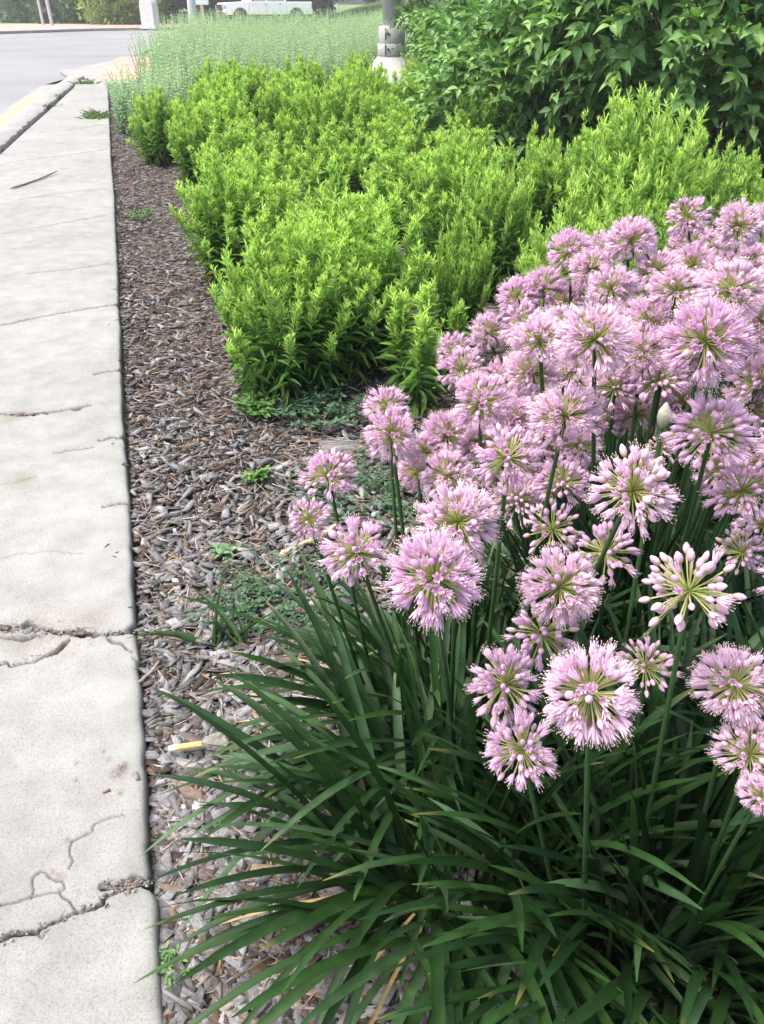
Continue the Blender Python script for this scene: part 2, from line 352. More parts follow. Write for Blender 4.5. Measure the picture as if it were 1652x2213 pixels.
def sidewalk():
    ys = np.concatenate([np.linspace(-1.5, 0.40, 20), np.exp(np.arange(math.log(0.42), math.log(14.2), 0.0030))])
    prof = [(-0.003, -0.16), (-0.003, -0.045), (-0.002, -0.016), (0.000, -0.007), (0.0025, -0.0032), (0.006, -0.0010), (0.012, -0.0001)]
    w1 = np.arange(0.017, 0.46, 0.0021); w2 = np.linspace(0.47, 1, 50)
    rows = []; n = len(ys)
    full = EX(ys)-LX(ys)
    jit = np.cumsum(rng.normal(0, 0.0004, n)); jit -= np.linspace(0, jit[-1], n); jit = np.convolve(jit, np.ones(15)/15, 'same')
    jit += .0007*np.sin(ys*31)+.0006*np.sin(ys*67+1)+.0012*np.sin(ys*5.3)
    for (px_, py_), off_ in (((305, 1357), .0045), ((312, 1908), .0045)):
        yj = G(px_, py_)[1]; jit += np.where(ys < yj, off_, 0)-.009*np.exp(-((ys-yj)/.011)**2)
    for (px_, py_), a_, w_ in (((300, 1440), -.006, .02), ((318, 1640), -.004, .03), ((262, 800), -.010, .012), ((268, 944), -.008, .012), ((322, 1830), -.004, .015), ((250, 658), -.012, .02), ((290, 1180), -.005, .02)):
        jit += .55*a_*np.exp(-((ys-G(px_, py_)[1])/w_)**2)*(1+.3*rng.normal(0, 1, n))
    W = np.concatenate([[p[0] for p in prof], w1])
    Z0 = np.concatenate([[p[1] for p in prof], np.zeros(len(w1)+len(w2))])
    wide = np.tile(W, (n, 1)); wide2 = 0.46+(full[:, None]-0.46)*((w2-0.46)/(1-0.46))[None]
    WW = np.hstack([wide, wide2]); X = EX(ys)[:, None]+jit[:, None]*np.exp(-WW/0.03)-WW; Y = np.tile(ys[:, None], (1, WW.shape[1]))
    Z = np.tile(Z0[None], (n, 1)); P = np.stack([X, Y], -1)
    top = WW > 0.0
    Cc = np.ones((*X.shape, 3))
    Z += 0.0012*np.sin(X*7+Y*3)*top
    nx = rng.normal(0, 1, X.shape)
    for pts, hw, dep, dk in CR:
        Q = []
        pw = [G(*p)[:2] for p in pts]
        for a, b in zip(pw, pw[1:]):                                   # split and shake each stretch
            L = np.linalg.norm(b-a); k = max(2, int(L/0.010)); tt = np.arange(k)/k
            nrm = np.array((-(b-a)[1], (b-a)[0]))/L
            Q += [a+(b-a)*t+nrm*rng.normal(0, 0.0028 if t else 0) for t in tt]
        Q.append(pw[-1]); Q = np.array(Q)
        lo = Q.min(0)-0.03; hi = Q.max(0)+0.03
        sel = np.where((X > lo[0]) & (X < hi[0]) & (Y > lo[1]) & (Y < hi[1]))
        if not len(sel[0]): continue
        p = P[sel]; best = np.full(len(p), 9.0); wv = np.zeros(len(p)); side = np.zeros(len(p))
        wid = hw*np.clip(rng.normal(1, 0.4, len(Q))*(.75+.45*np.sin(np.arange(len(Q))*.55+rng.uniform(0, 6))), 0.22, 2.0)
        for i in range(len(Q)-1):
            a, d = Q[i], Q[i+1]-Q[i]; t = np.clip(((p-a)@d)/(d@d+1e-12), 0, 1); e = p-(a+t[:, None]*d); dd = np.hypot(e[:, 0], e[:, 1])
            m = dd < best; best[m] = dd[m]; wv[m] = (wid[i]*(1-t)+wid[i+1]*t)[m]; side[m] = e[m, 1]
        scale = np.maximum(1.0, 0.0018*p[:, 1]/wv)                      # far cracks keep to the mesh's own spacing
        k = np.clip(1.25-best/(wv*scale), 0, 1); k = k*k*(3-2*k)
        Z[sel] -= dep*k
        halo = np.exp(-(best/(wv*2.2))**2)*0.12*dk
        dirt = np.array((0.07, 0.055, 0.045))
        Cc[sel] = Cc[sel]*(1-(k*dk)[:, None])+Cc[sel]*dirt*(k*dk)[:, None]
        Cc[sel] *= (1-halo[:, None]*np.array((0.75, 0.9, 1.05)))
        if hw > 0.0015: Z[sel] -= (0.0018*np.exp(-np.abs(best)/0.03)*(side < 0))*(dep > 0.005)    # one lip sits lower
    for (px, r, c) in [(s[0], s[1], s[2]) for s in STAIN]:
        g = G(*px); d2 = ((X-g[0])**2+((Y-g[1])/1.2)**2)/(r*r)
        k = np.clip(np.exp(-d2)*(1.0+0.45*nx), 0, 1)[..., None]
        Cc = Cc*(1-k)+Cc*np.array(c)*k
    e = np.clip(1-WW/0.05, 0, 1)[..., None]; Cc *= 1-e*np.array((0.08, 0.05, 0.07))       # mossy tint along the edge
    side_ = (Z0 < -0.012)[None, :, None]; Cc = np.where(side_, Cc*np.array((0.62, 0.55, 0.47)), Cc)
    Z += rng.normal(0, 0.00022, Z.shape)*top
    n, m = X.shape
    idx = np.arange(n*m).reshape(n, m)
    F = np.stack([idx[:-1, :-1], idx[1:, :-1], idx[1:, 1:], idx[:-1, 1:]], -1).reshape(-1, 4)
    b = MB(); b.add(np.stack([X, Y, Z], -1).reshape(-1, 3), F, Cc.reshape(-1, 3))
    # left flank of the slab
    L = np.stack([X[:, -1], Y[:, -1], Z[:, -1]], -1); L2 = L.copy(); L2[:, 2] = -0.16
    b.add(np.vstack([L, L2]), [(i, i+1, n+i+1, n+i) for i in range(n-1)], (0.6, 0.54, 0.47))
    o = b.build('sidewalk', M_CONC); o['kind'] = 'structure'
sidewalk()
def crumbs():
    b = MB(); ico = bmesh.new(); bmesh.ops.create_icosphere(ico, subdivisions=1, radius=1); V0 = np.array([v.co[:] for v in ico.verts]); F0 = np.array([[v.index for v in f.verts] for f in ico.faces]); ico.free()
    for (pts, n_, sp) in (([(0, 1360), (110, 1362), (312, 1360)], 150, .011), ([(0, 2031), (106, 1996), (226, 1936), (316, 1908)], 80, .004), ([(223, 1914), (316, 1912)], 50, .007), ([(0, 893), (132, 888)], 40, .010), ([(0, 1434), (120, 1408)], 30, .004)):
        Q = np.array([G(*p) for p in pts]); t = rng.uniform(0, len(Q)-1.001, n_); i = t.astype(int); f = (t-i)[:, None]; P = Q[i]*(1-f)+Q[i+1]*f
        P[:, 1] += rng.normal(0, sp, n_); P[:, 0] += rng.normal(0, sp, n_); S = np.clip(rng.lognormal(math.log(.0011), .5, n_), .0005, .0032); P[:, 2] = S*.3-.001
        V = V0[None]*rng.uniform(.7, 1.15, (n_, len(V0), 1))
        M = scaled(frames(unit(rng.normal(0, 1, (n_, 3))*np.array((1, 1, .1)))), S, S*1.3, S*.6)
        C = np.array([(.95, .93, .9), (.65, .6, .55), (1.1, 1.1, 1.08), (.8, .66, .55)])[rng.choice(4, n_)]
        b.inst(V, F0, M, P, C)
    o = b.build('concrete_crumbs', M_CONC, smooth=False); tag(o, 'loose grit and crumbs of concrete along the cracks of the sidewalk', 'grit', kind='stuff')
crumbs()

def strip(name, offs, mat, y0=-2.0, y1=15.0, n=80, wob=0.0, bend=0.0):
    """a long profile (offset to the left of the sidewalk's left edge, z) swept along the kerb"""
    ys = np.linspace(y0, y1, n); b = MB(); V = []
    for y in ys:
        w = rng.normal(0, wob)
        for (u, z) in offs: V.append((LX(y)-u-bend*max(0, y-9)**2+(w if u < 0.1 else 0), y, z))
    m = len(offs); F = [(i*m+j, (i+1)*m+j, (i+1)*m+j+1, i*m+j+1) for i in range(n-1) for j in range(m-1)]
    b.add(V, F); o = b.build(name, mat, smooth=False); o['kind'] = 'structure'; return o
strip('joint_soil', [(-0.02, -0.035), (0.06, -0.045), (0.14, -0.035)], M_SOIL, n=160)
strip('kerb', [(0.075, -0.16), (0.08, -0.012), (0.09, -0.004), (0.30, -0.004), (0.33, -0.02), (0.345, -0.115), (0.345, -0.16)], M_KERB, n=320, wob=0.012)
strip('gutter', [(0.346, -0.118), (0.75, -0.132)], M_KERB)
strip('yellow_line', [(0.40, -0.1145), (0.66, -0.1235)], M_YELLOW, y1=13.0)
sheet('road', [(-60, -20), (LX(-20)-0.72, -20), (LX(15)-0.72, 15), (-5.6, 17.5), (-6.2, 24), (-8.0, 38), (-8.5, 47), (-60, 38)], -0.135, M_ASPH)
sheet('kerb_ramp', [(-4.95, 15.05), (-3.2, 14.4), (-3.2, 21.5), (-5.9, 21.0), (-6.0, 17.4)], -0.085, M_KERB, thick=0.07)
sheet('brick_ramp', [tuple(G(*p, -.08)[:2]) for p in ((205, 172), (228, 140), (262, 122), (380, 122), (350, 172))], -0.081, M_BRICK)
far = [G(-260, 86, -.1), G(0, 72, -.1), G(200, 65.5, -.1), G(400, 62, -.1), G(440, 61, -.1)]
fb = [(-4, 54), (-24, 54.5), (-60, 50)]
sheet('far_kerb', [(p[0], p[1]) for p in far]+fb, -0.03, M_KERB, thick=0.12)
sheet('far_brick_path', [(p[0], p[1]+1.2) for p in far]+[(p[0], p[1]-0.2) for p in fb], -0.026, M_BRICK)
# rising lawn behind, to the right
def slope():
    xs = np.linspace(-7, 40, 40); ys = np.linspace(56, 120, 20); X, Y = np.meshgrid(xs, ys, indexing='ij')
    Z = -0.15+3.2*np.clip((X+6)/14, 0, 1)**1.1*np.clip((Y-56)/14, 0, 1)+rng.normal(0, 0.03, X.shape)
    n, m = X.shape; F = [(i*m+j, (i+1)*m+j, (i+1)*m+j+1, i*m+j+1) for i in range(n-1) for j in range(m-1)]
    b = MB(); b.add(np.stack([X, Y, Z], -1).reshape(-1, 3), F); o = b.build('grass_hill', M_GRASSY); o['kind'] = 'structure'
slope()

# ------------------------------------------------------------------ mulch chips
CHIP_COLS = np.array([(.35, .35, .35), (.29, .288, .285), (.41, .41, .41), (.23, .225, .22), (.20, .165, .14), (.27, .20, .155), (.34, .25, .18), (.46, .36, .25), (.12, .09, .075), (.50, .485, .46)])
CHIP_P = np.array([.22, .22, .13, .14, .08, .06, .03, .012, .10, .03])
CHIP_COLS = CHIP_COLS*np.array((.53, .545, .565))
BOXF = np.array([(4, 5, 6, 7), (0, 1, 5, 4), (1, 2, 6, 5), (2, 3, 7, 6), (3, 0, 4, 7)])
BOXV = np.array([(-1, -1, -1), (1, -1, -1), (1, 1, -1), (-1, 1, -1), (-1, -1, 1), (1, -1, 1), (1, 1, 1), (-1, 1, 1)])*0.5
def chips(b, X, Y, Z, L, W, T, tilt, rz=None, cols=None):
    N = len(X); rz = rng.uniform(0, 2*PI, N) if rz is None else rz
    ax = rng.normal(0, tilt, N); ay = rng.normal(0, tilt*1.3, N)
    D = np.stack([np.cos(rz)*np.cos(ax), np.sin(rz)*np.cos(ax), np.sin(ax)], 1)
    M = scaled(frames(D, ay), W, L, T)
    V = np.tile(BOXV[None], (N, 1, 1)); jx = rng.normal(0, .09, (N, 4)); jy = rng.normal(0, .07, (N, 4))
    V[:, :, 0] += np.tile(jx, (1, 2)); V[:, :, 1] += np.tile(jy, (1, 2))
    tap = np.where(rng.uniform(0, 1, N) < .35, rng.uniform(.15, .6, N), rng.uniform(.7, 1.05, N)); V[:, [2, 3, 6, 7], 0] *= tap[:, None]
    V[:, :, 1] += V[:, :, 0]*rng.normal(0, .22, N)[:, None]
    V[:, [2, 3, 6, 7], 2] += rng.normal(0, .25, N)[:, None]
    if cols is None:
        cols = CHIP_COLS[rng.choice(len(CHIP_COLS), N, p=CHIP_P/CHIP_P.sum())]*rng.uniform(.6, 1.25, (N, 1))
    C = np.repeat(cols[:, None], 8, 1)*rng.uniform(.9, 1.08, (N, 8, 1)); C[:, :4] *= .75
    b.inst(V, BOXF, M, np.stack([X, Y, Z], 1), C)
    b.g.append((V*np.stack([W, L, T], 1)[:, None, :]+rng.uniform(-5, 5, (N, 1, 3))).reshape(-1, 3))
def mulch():
    b = MB(); N = 47000
    u = rng.uniform(0, 1, N); a, c = 0.36, 9.0; k = -0.45
    Y = (a**k+u*(c**k-a**k))**(1/k)
    right = np.interp(Y, [.3, .6, 1.2, 2.2, 4, 9], [.75, .8, .85, 1.1, 1.6, 1.7])
    d = 0.006+right*rng.uniform(0, 1, N)**1.35; X = EX(Y)+d
    L = np.clip(rng.lognormal(math.log(.0195), .55, N), .005, .062); W = np.clip(L*rng.uniform(.14, .62, N), .002, .0155); T = rng.uniform(.0010, .0038, N)
    X = np.maximum(X, EX(Y)+L*.35)
    near = np.clip(1.35-(Y-.5)*.35, 1, 1.35); L *= near; W *= near; small = d < 0.03; L[small] *= .7
    grow = np.clip(1+(Y-2.5)*.07, 1, 1.5); L *= grow; W *= grow
    Z = gz(X, Y)+rng.uniform(-.012, .010, N)
    far_ = np.clip((Y-.8)/1.6, 0, 1); ci = np.where(rng.uniform(0, 1, N) < far_*.28, rng.choice([4, 4, 5, 8, 8, 3], N), rng.choice(len(CHIP_COLS), N, p=CHIP_P/CHIP_P.sum()))
    cc = CHIP_COLS[ci]*rng.uniform(.6, 1.25, (N, 1))*(1.12-.08*far_)[:, None]
    chips(b, X, Y, Z, L*(1-.18*far_), W*(1-.25*far_), T, .20, None, cc)
    n2 = 700; Y2 = .42+1.5*rng.uniform(0, 1, n2)**1.3; X2 = EX(Y2)+.03+.75*rng.uniform(0, 1, n2)          # the larger flat pieces lying on top
    L2 = rng.uniform(.026, .052, n2); W2 = rng.uniform(.009, .019, n2)
    chips(b, np.maximum(X2, EX(Y2)+L2*.5), Y2, gz(X2, Y2)+rng.uniform(.004, .013, n2), L2, W2, rng.uniform(.002, .006, n2), .22, None, CHIP_COLS[rng.choice([0, 1, 2, 3, 0, 1, 9, 4], n2)]*rng.uniform(.75, 1.25, (n2, 1)))
    # fibres and thin twigs
    N = 5200; u = rng.uniform(0, 1, N); Y = (a**k+u*(c**k-a**k))**(1/k); X = EX(Y)+.02+.9*rng.uniform(0, 1, N)**1.2
    L = rng.uniform(.02, .075, N); W = rng.uniform(.0008, .0022, N)
    X = np.maximum(X, EX(Y)+L*.5)
    chips(b, X, Y, gz(X, Y)+rng.uniform(.004, .012, N), L, W, W*.8, .12, None,
          np.array([(.32, .25, .19), (.40, .37, .34), (.22, .15, .11), (.45, .36, .26)])[rng.choice(4, N)]*rng.uniform(.7, 1.1, (N, 1)))
    n3 = 14; Y3 = .45+3.2*rng.uniform(0, 1, n3)**1.4; L3 = rng.uniform(.006, .022, n3)         # a few kicked up on to the slab's edge
    chips(b, EX(Y3)-np.abs(rng.normal(0, .03, n3))-.004, Y3, np.full(n3, .0012), L3, L3*rng.uniform(.2, .5, n3), rng.uniform(.001, .0025, n3), .05, None, CHIP_COLS[rng.choice([0, 3, 4, 5, 6, 8], n3)]*rng.uniform(.7, 1.1, (n3, 1)))
    # chips that have washed into the slab's open joints
    for (p0, p1, n_, lo, hi) in (((0, 1358), (308, 1364), 70, .006, .026), ((225, 1914), (318, 1908), 26, .006, .018), ((0, 895), (110, 891), 16, .008, .03)):
        t = rng.uniform(0, 1, n_); A, B = G(*p0), G(*p1); Pm = A[None]*(1-t[:, None])+B[None]*t[:, None]
        L = rng.uniform(lo, hi, n_)
        chips(b, Pm[:, 0], Pm[:, 1]+rng.normal(0, .0035, n_), np.full(n_, -.005)+rng.uniform(-.002, .003, n_), L, L*rng.uniform(.25, .5, n_), L*.12+.001, .12, rng.normal(0.1, .35, n_),
              CHIP_COLS[rng.choice([0, 1, 4, 5, 6, 3], n_)]*rng.uniform(.7, 1.15, (n_, 1)))
    o = b.build('wood_chip_mulch', M_CHIP, smooth=False)
    tag(o, 'grey weathered wood chip mulch covering the bed beside the sidewalk', 'mulch', kind='stuff')
mulch()

# ------------------------------------------------------------------ ornamental onions (pink globes over strap leaves)
def bud_template():
    prof = [(.0, .0), (.32, .14), (.5, .42), (.42, .72), (.16, .94), (.0, 1.0)]; k = 6; V = []; C = []
    for r, y in prof:
        for j in range(k):
            a = 2*PI*j/k; V.append((r*math.cos(a), y, r*math.sin(a))); C.append(y)
    F = [(i*k+j, i*k+(j+1) % k, (i+1)*k+(j+1) % k, (i+1)*k+j) for i in range(len(prof)-1) for j in range(k)]
    return np.array(V), np.array(F), np.array(C)
def floret_template(open_, r):
    """six cupped tepals round a bell, six stamens reaching past them"""
    V = []; F = []; C = []     # C: 0..1 along the tepal, 2 stamen, 3 anther
    rows = [(.0, .05, .06), (.28, .30, .30), (.62, .40*open_+.1, .30), (.9, .56*open_+.08, .17), (1.0, .62*open_+.1, .02)]
    for j in range(6):
        a = 2*PI*j/6+r.normal(0, .06); st = len(V); ln = r.uniform(.9, 1.05)
        for (y, rad, hw) in rows:
            for s in (-1, 0, 1):
                rr = rad*(1 if s == 0 else .9); t = a+math.atan2(s*hw, rr+.05)*.8
                V.append((rr*math.cos(t), y*ln, rr*math.sin(t))); C.append(y)
        for i in range(len(rows)-1):
            for q in (0, 1): F.append((st+i*3+q, st+i*3+q+1, st+(i+1)*3+q+1, st+(i+1)*3+q))
    for j in range(6):
        a = 2*PI*(j+.5)/6+r.normal(0, .15); ln = r.uniform(1.1, 1.42); rad = .42*open_+.12
        p0 = np.array((.05*math.cos(a), .3, .05*math.sin(a))); p1 = np.array((rad*math.cos(a), ln, rad*math.sin(a)))
        st = len(V); w = .018
        for p, w_ in ((p0, w), (p1, w)):
            for q in range(3):
                t = 2*PI*q/3; V.append(p+w_*np.array((math.cos(t), 0, math.sin(t)))); C.append(2)
        F += [(st+q, st+(q+1) % 3, st+3+(q+1) % 3, st+3+q) for q in range(3)]
        st = len(V); e = .034
        for dy in (-e, e):
            for (dx, dz) in ((-e, -e), (e, -e), (e, e), (-e, e)): V.append(p1+np.array((dx, dy, dz))); C.append(3)
        F += [tuple(st+i for i in f) for f in ((0, 1, 2, 3), (4, 5, 6, 7), (0, 1, 5, 4), (1, 2, 6, 5), (2, 3, 7, 6), (3, 0, 4, 7))]
    return np.array(V), np.array(F), np.array(C)
BUDV, BUDF, BUDC = bud_template()
PINK = np.array((.67, .445, .62)); PINKL = np.array((.81, .65, .77)); GREENISH = np.array((.46, .50, .22)); STAMEN = np.array((.76, .54, .70)); ANTHER = np.array((.80, .70, .58))
def head_mesh(kind, seed):
    """unit globe (radius 1): pedicels, buds, open florets"""
    r = np.random.default_rng(seed); b = MB(); hue = r.uniform(-1, 1); PK = PINK*(1+hue*np.array((.04, .10, .02))); PL = PINKL*(1+hue*np.array((.03, .08, .02)))
    N, po = {'full': (150, .80), 'mixed': (108, .50), 'bud': (64, .10)}[kind]
    i = np.arange(N)+.5; tmax = r.uniform(1.35, 1.9); th = np.arccos(1-i/N*tmax); ph = i*2.39996+r.uniform(0, 6)
    th += r.normal(0, .18, N); ph += r.normal(0, .40, N)
    D = np.stack([np.sin(th)*np.cos(ph), np.sin(th)*np.sin(ph), np.cos(th)], 1)
    # whole gaps in the globe, as some flower stalks lag behind
    gap = unit(r.normal(0, 1, (2, 3))); gap[:, 2] = np.abs(gap[:, 2])*.4
    lag = ((D@gap.T).max(1) > (.86 if kind != 'full' else .93))
    opn = (r.uniform(0, 1, N) < po*np.where(th < .5, .75, 1.08)) & ~lag
    pl = np.where(opn, r.uniform(.54, .74, N), r.uniform(.42, .76, N)); pl[lag] *= r.uniform(.55, .85, lag.sum())
    bend = unit(D+r.normal(0, .06, (N, 3))-np.array((0, 0, 1))*np.where(th > 1.3, .10, 0)[:, None])
    for d, e, l in zip(D, bend, pl):
        P = np.array([d*.02, d*l*.5, (d*.5+e*.5)*l])
        b.tube(P, (.020, .016, .020), np.array([(.36, .43, .11), (.46, .50, .19), (.54, .54, .32)]), 4, False)
    tips = (D*.5+bend*.5)*pl[:, None]
    c = ~opn; n = c.sum(); L = r.uniform(.24, .33, n); L[lag[c]] *= .8; wdt = L*r.uniform(.5, .62, n)
    Cb = lerp(GREENISH, PK, np.clip(BUDC*1.9-.1, 0, 1)); Cb = np.tile(Cb[None], (n, 1, 1)); pale = r.uniform(0, .8, (n, 1, 1))*np.clip(BUDC, 0, 1)[None, :, None]
    Cb = Cb*(1-pale*.5)+np.array((.80, .62, .77))*pale*.5
    b.inst(BUDV, BUDF, scaled(frames(bend[c]), wdt, L, wdt), tips[c], Cb)
    for k_ in range(4):
        m = opn & (np.arange(N) % 4 == k_); n = m.sum()
        if not n: continue
        V, F, C = floret_template(r.uniform(.62, 1.05), r)
        col = np.where((C == 2)[:, None], STAMEN, np.where((C == 3)[:, None], ANTHER, lerp(PK*np.array((.94, .9, .94)), PL, np.clip(C, 0, 1))))
        col = np.where(((C < .2))[:, None], lerp(GREENISH, PINK, np.full(len(C), .6)), col)
        L = r.uniform(.27, .34, n); w = L*r.uniform(.48, .62, n)
        b.inst(V, F, scaled(frames(bend[m]+r.normal(0, .14, (n, 3)), r.uniform(0, 6, n)), w, L, w), tips[m], np.tile(col[None], (n, 1, 1))*r.uniform(.92, 1.05, (n, 1, 1)))
    bm = bmesh.new(); bmesh.ops.create_icosphere(bm, subdivisions=1, radius=.075)
    b.add([v.co[:] for v in bm.verts], [[v.index for v in f.verts] for f in bm.faces], (.30, .34, .10)); bm.free()
    return b.mesh('flower_head', M_PETAL)
HEADS = {'f': [head_mesh('full', 11+k) for k in range(6)], 'm': [head_mesh('mixed', 31+k) for k in range(6)], 'b': [head_mesh('bud', 51+k) for k in range(4)]}

# the flower heads seen in the photograph: pixel centre, pixel diameter, kind
FL = [(1487, 470, 90, 'm'), (1595, 488, 98, 'f'), (1648, 472, 70, 'f'), (1232, 545, 92, 'f'), (1362, 522, 100, 'f'), (1300, 540, 80, 'm'), (1280, 582, 95, 'f'), (1422, 585, 100, 'f'),
      (1548, 535, 85, 'm'), (1492, 525, 80, 'f'), (1625, 565, 90, 'f'), (1322, 625, 105, 'f'), (1460, 630, 125, 'f'), (1585, 628, 140, 'f'), (1120, 645, 90, 'f'), (1175, 625, 90, 'f'),
      (1218, 655, 85, 'm'), (1055, 718, 80, 'f'), (1167, 740, 130, 'f'), (1285, 735, 165, 'f'), (1388, 765, 120, 'f'), (1525, 740, 180, 'f'), (1640, 695, 130, 'f'), (985, 757, 80, 'm'),
      (1000, 800, 100, 'm'), (1150, 805, 120, 'f'), (1425, 820, 120, 'm'), (1328, 840, 115, 'm'), (1638, 830, 130, 'm'), (1040, 870, 125, 'f'), (1222, 900, 155, 'f'), (838, 880, 100, 'm'),
      (845, 938, 122, 'f'), (965, 940, 115, 'f'), (1538, 935, 168, 'm'), (1430, 970, 75, 'b'), (1098, 990, 150, 'm'), (968, 1030, 120, 'f'), (1215, 1045, 125, 'm'), (1368, 1062, 182, 'm'),
      (1605, 1060, 145, 'm'), (710, 1030, 115, 'm'), (668, 1122, 95, 'm'), (990, 1130, 180, 'f'), (772, 1195, 155, 'm'), (938, 1250, 198, 'f'), (1195, 1145, 130, 'b'), (1308, 1195, 140, 'b'),
      (1210, 1270, 168, 'f'), (1605, 1195, 125, 'b'), (1490, 1278, 195, 'b'), (1172, 1370, 155, 'b'), (1092, 1480, 158, 'm'), (1276, 1497, 215, 'f'), (1395, 1442, 128, 'b'), (1590, 1480, 182, 'f'),
      (1128, 1622, 160, 'm'), (1622, 1632, 155, 'm'), (1645, 1720, 95, 'f'), (1345, 700, 105, 'f'), (1235, 800, 110, 'f'), (1470, 690, 110, 'f'), (1590, 715, 120, 'f'), (1100, 905, 110, 'f'),
      (1160, 900, 105, 'm'), (920, 975, 85, 'f'), (1260, 640, 85, 'f'), (1390, 645, 95, 'f'), (1560, 590, 95, 'f'), (1500, 575, 90, 'f'), (1600, 770, 120, 'f'), (1475, 800, 105, 'm'), (1175, 960, 90, 'm'),
      (1710, 560, 110, 'f'), (1720, 760, 140, 'f'), (1720, 960, 150, 'm'), (1740, 1250, 170, 'm'), (1760, 1550, 190, 'f'),
      (1130, 700, 100, 'm'), (1215, 712, 110, 'f'), (1405, 700, 115, 'f'), (1560, 680, 112, 'f'), (1615, 885, 125, 'f'), (1480, 872, 112, 'm'), (1375, 895, 105, 'f'), (1292, 905, 100, 'm'), (1092, 820, 100, 'f'),
      (1065, 930, 100, 'f'), (1145, 1018, 105, 'm'), (1030, 955, 95, 'f'), (1560, 1012, 120, 'm'), (905, 1020, 90, 'm'), (1250, 965, 100, 'f'), (1122, 1082, 112, 'm'), (1645, 1000, 125, 'f'), (1650, 1135, 125, 'm'), (1345, 770, 110, 'f'), (1440, 745, 115, 'f')]
CLUMPS = [((.11, .71), 'low ornamental onion clump at the front, leaves fanning down over the grey chips'),
          ((.13, .98), 'ornamental onion clump at the left end, strap leaves sprawling over mulch towards the sidewalk'),
          ((.36, .63), 'nearest ornamental onion clump at the bottom right, holding a sparse globe of unopened pink buds'),
          ((.62, .80), 'dark-leaved ornamental onion clump at the right edge beside the nearest clump'),
          ((.42, 1.12), 'middle ornamental onion clump with the broadest bank of pink globes and one closed white bud'),
          ((.50, 1.52), 'rear ornamental onion clump beside the bare mulch gap under the goldenrod'),
          ((.85, 1.62), 'rearmost ornamental onion clump, pink globes level with the lime goldenrod on the right')]
GRP_ON = 'ornamental onion clumps in the mulch bed'
CROWN = [(.05, .20, .70)]
def strap(b, base, az, el, L, w, droop, col, r, n=14, minz=None, twist=0.0):
    """one strap leaf: rises at el, bends over by droop along its length, keeled"""
    s = np.linspace(0, 1, n); ang = el-droop*s**1.6; ds = L/(n-1)
    h = np.concatenate([[0], np.cumsum(np.cos(ang[:-1])*ds)]); z = np.concatenate([[0], np.cumsum(np.sin(ang[:-1])*ds)])
    side = np.cumsum(np.cumsum(r.normal(0, .0005, n))+r.normal(0, .0015))
    A = np.array((math.cos(az), math.sin(az))); S = np.array((-A[1], A[0]))
    P = np.stack([base[0]+A[0]*h+S[0]*side, base[1]+A[1]*h+S[1]*side, base[2]+z], 1)
    floor = gz(P[:, 0], P[:, 1])+.012+.012*s; onwalk = P[:, 0] < EX(P[:, 1])+.01; floor = np.where(onwalk, .005+.02*s, floor)
    P[:, 2] = np.maximum(P[:, 2], floor); P[1:-1, 2] = np.maximum(floor[1:-1], (P[:-2, 2]+2*P[1:-1, 2]+P[2:, 2])/4)
    hw = w*.5*np.interp(s, [0, .15, .6, .85, .95, 1], [.75, .95, 1, .8, .45, .08])
    tw = twist*s; X = np.stack([S[0]*np.cos(tw), S[1]*np.cos(tw), np.sin(tw)], 1); up = np.stack([-A[0]*np.sin(ang), -A[1]*np.sin(ang), np.cos(ang)], 1)
    V = np.stack([P-X*hw[:, None]+up*(hw*.35)[:, None], P, P+X*hw[:, None]+up*(hw*.35)[:, None]], 1).reshape(-1, 3)
    F = [(i*3+j, i*3+j+1, (i+1)*3+j+1, (i+1)*3+j) for i in range(n-1) for j in (0, 1)]
    C = np.array(col)[None]*np.interp(s, [0, .15, .85, 1], [1.2, 1, 1.05, 1.35])[:, None]; 
    if r.uniform() < .3: C[-1] = C[-1]*.4+np.array((.20, .16, .05))*.6
    C = np.repeat(C, 3, 0); C[1::3] *= 1.18
    b.add(V, F, C)
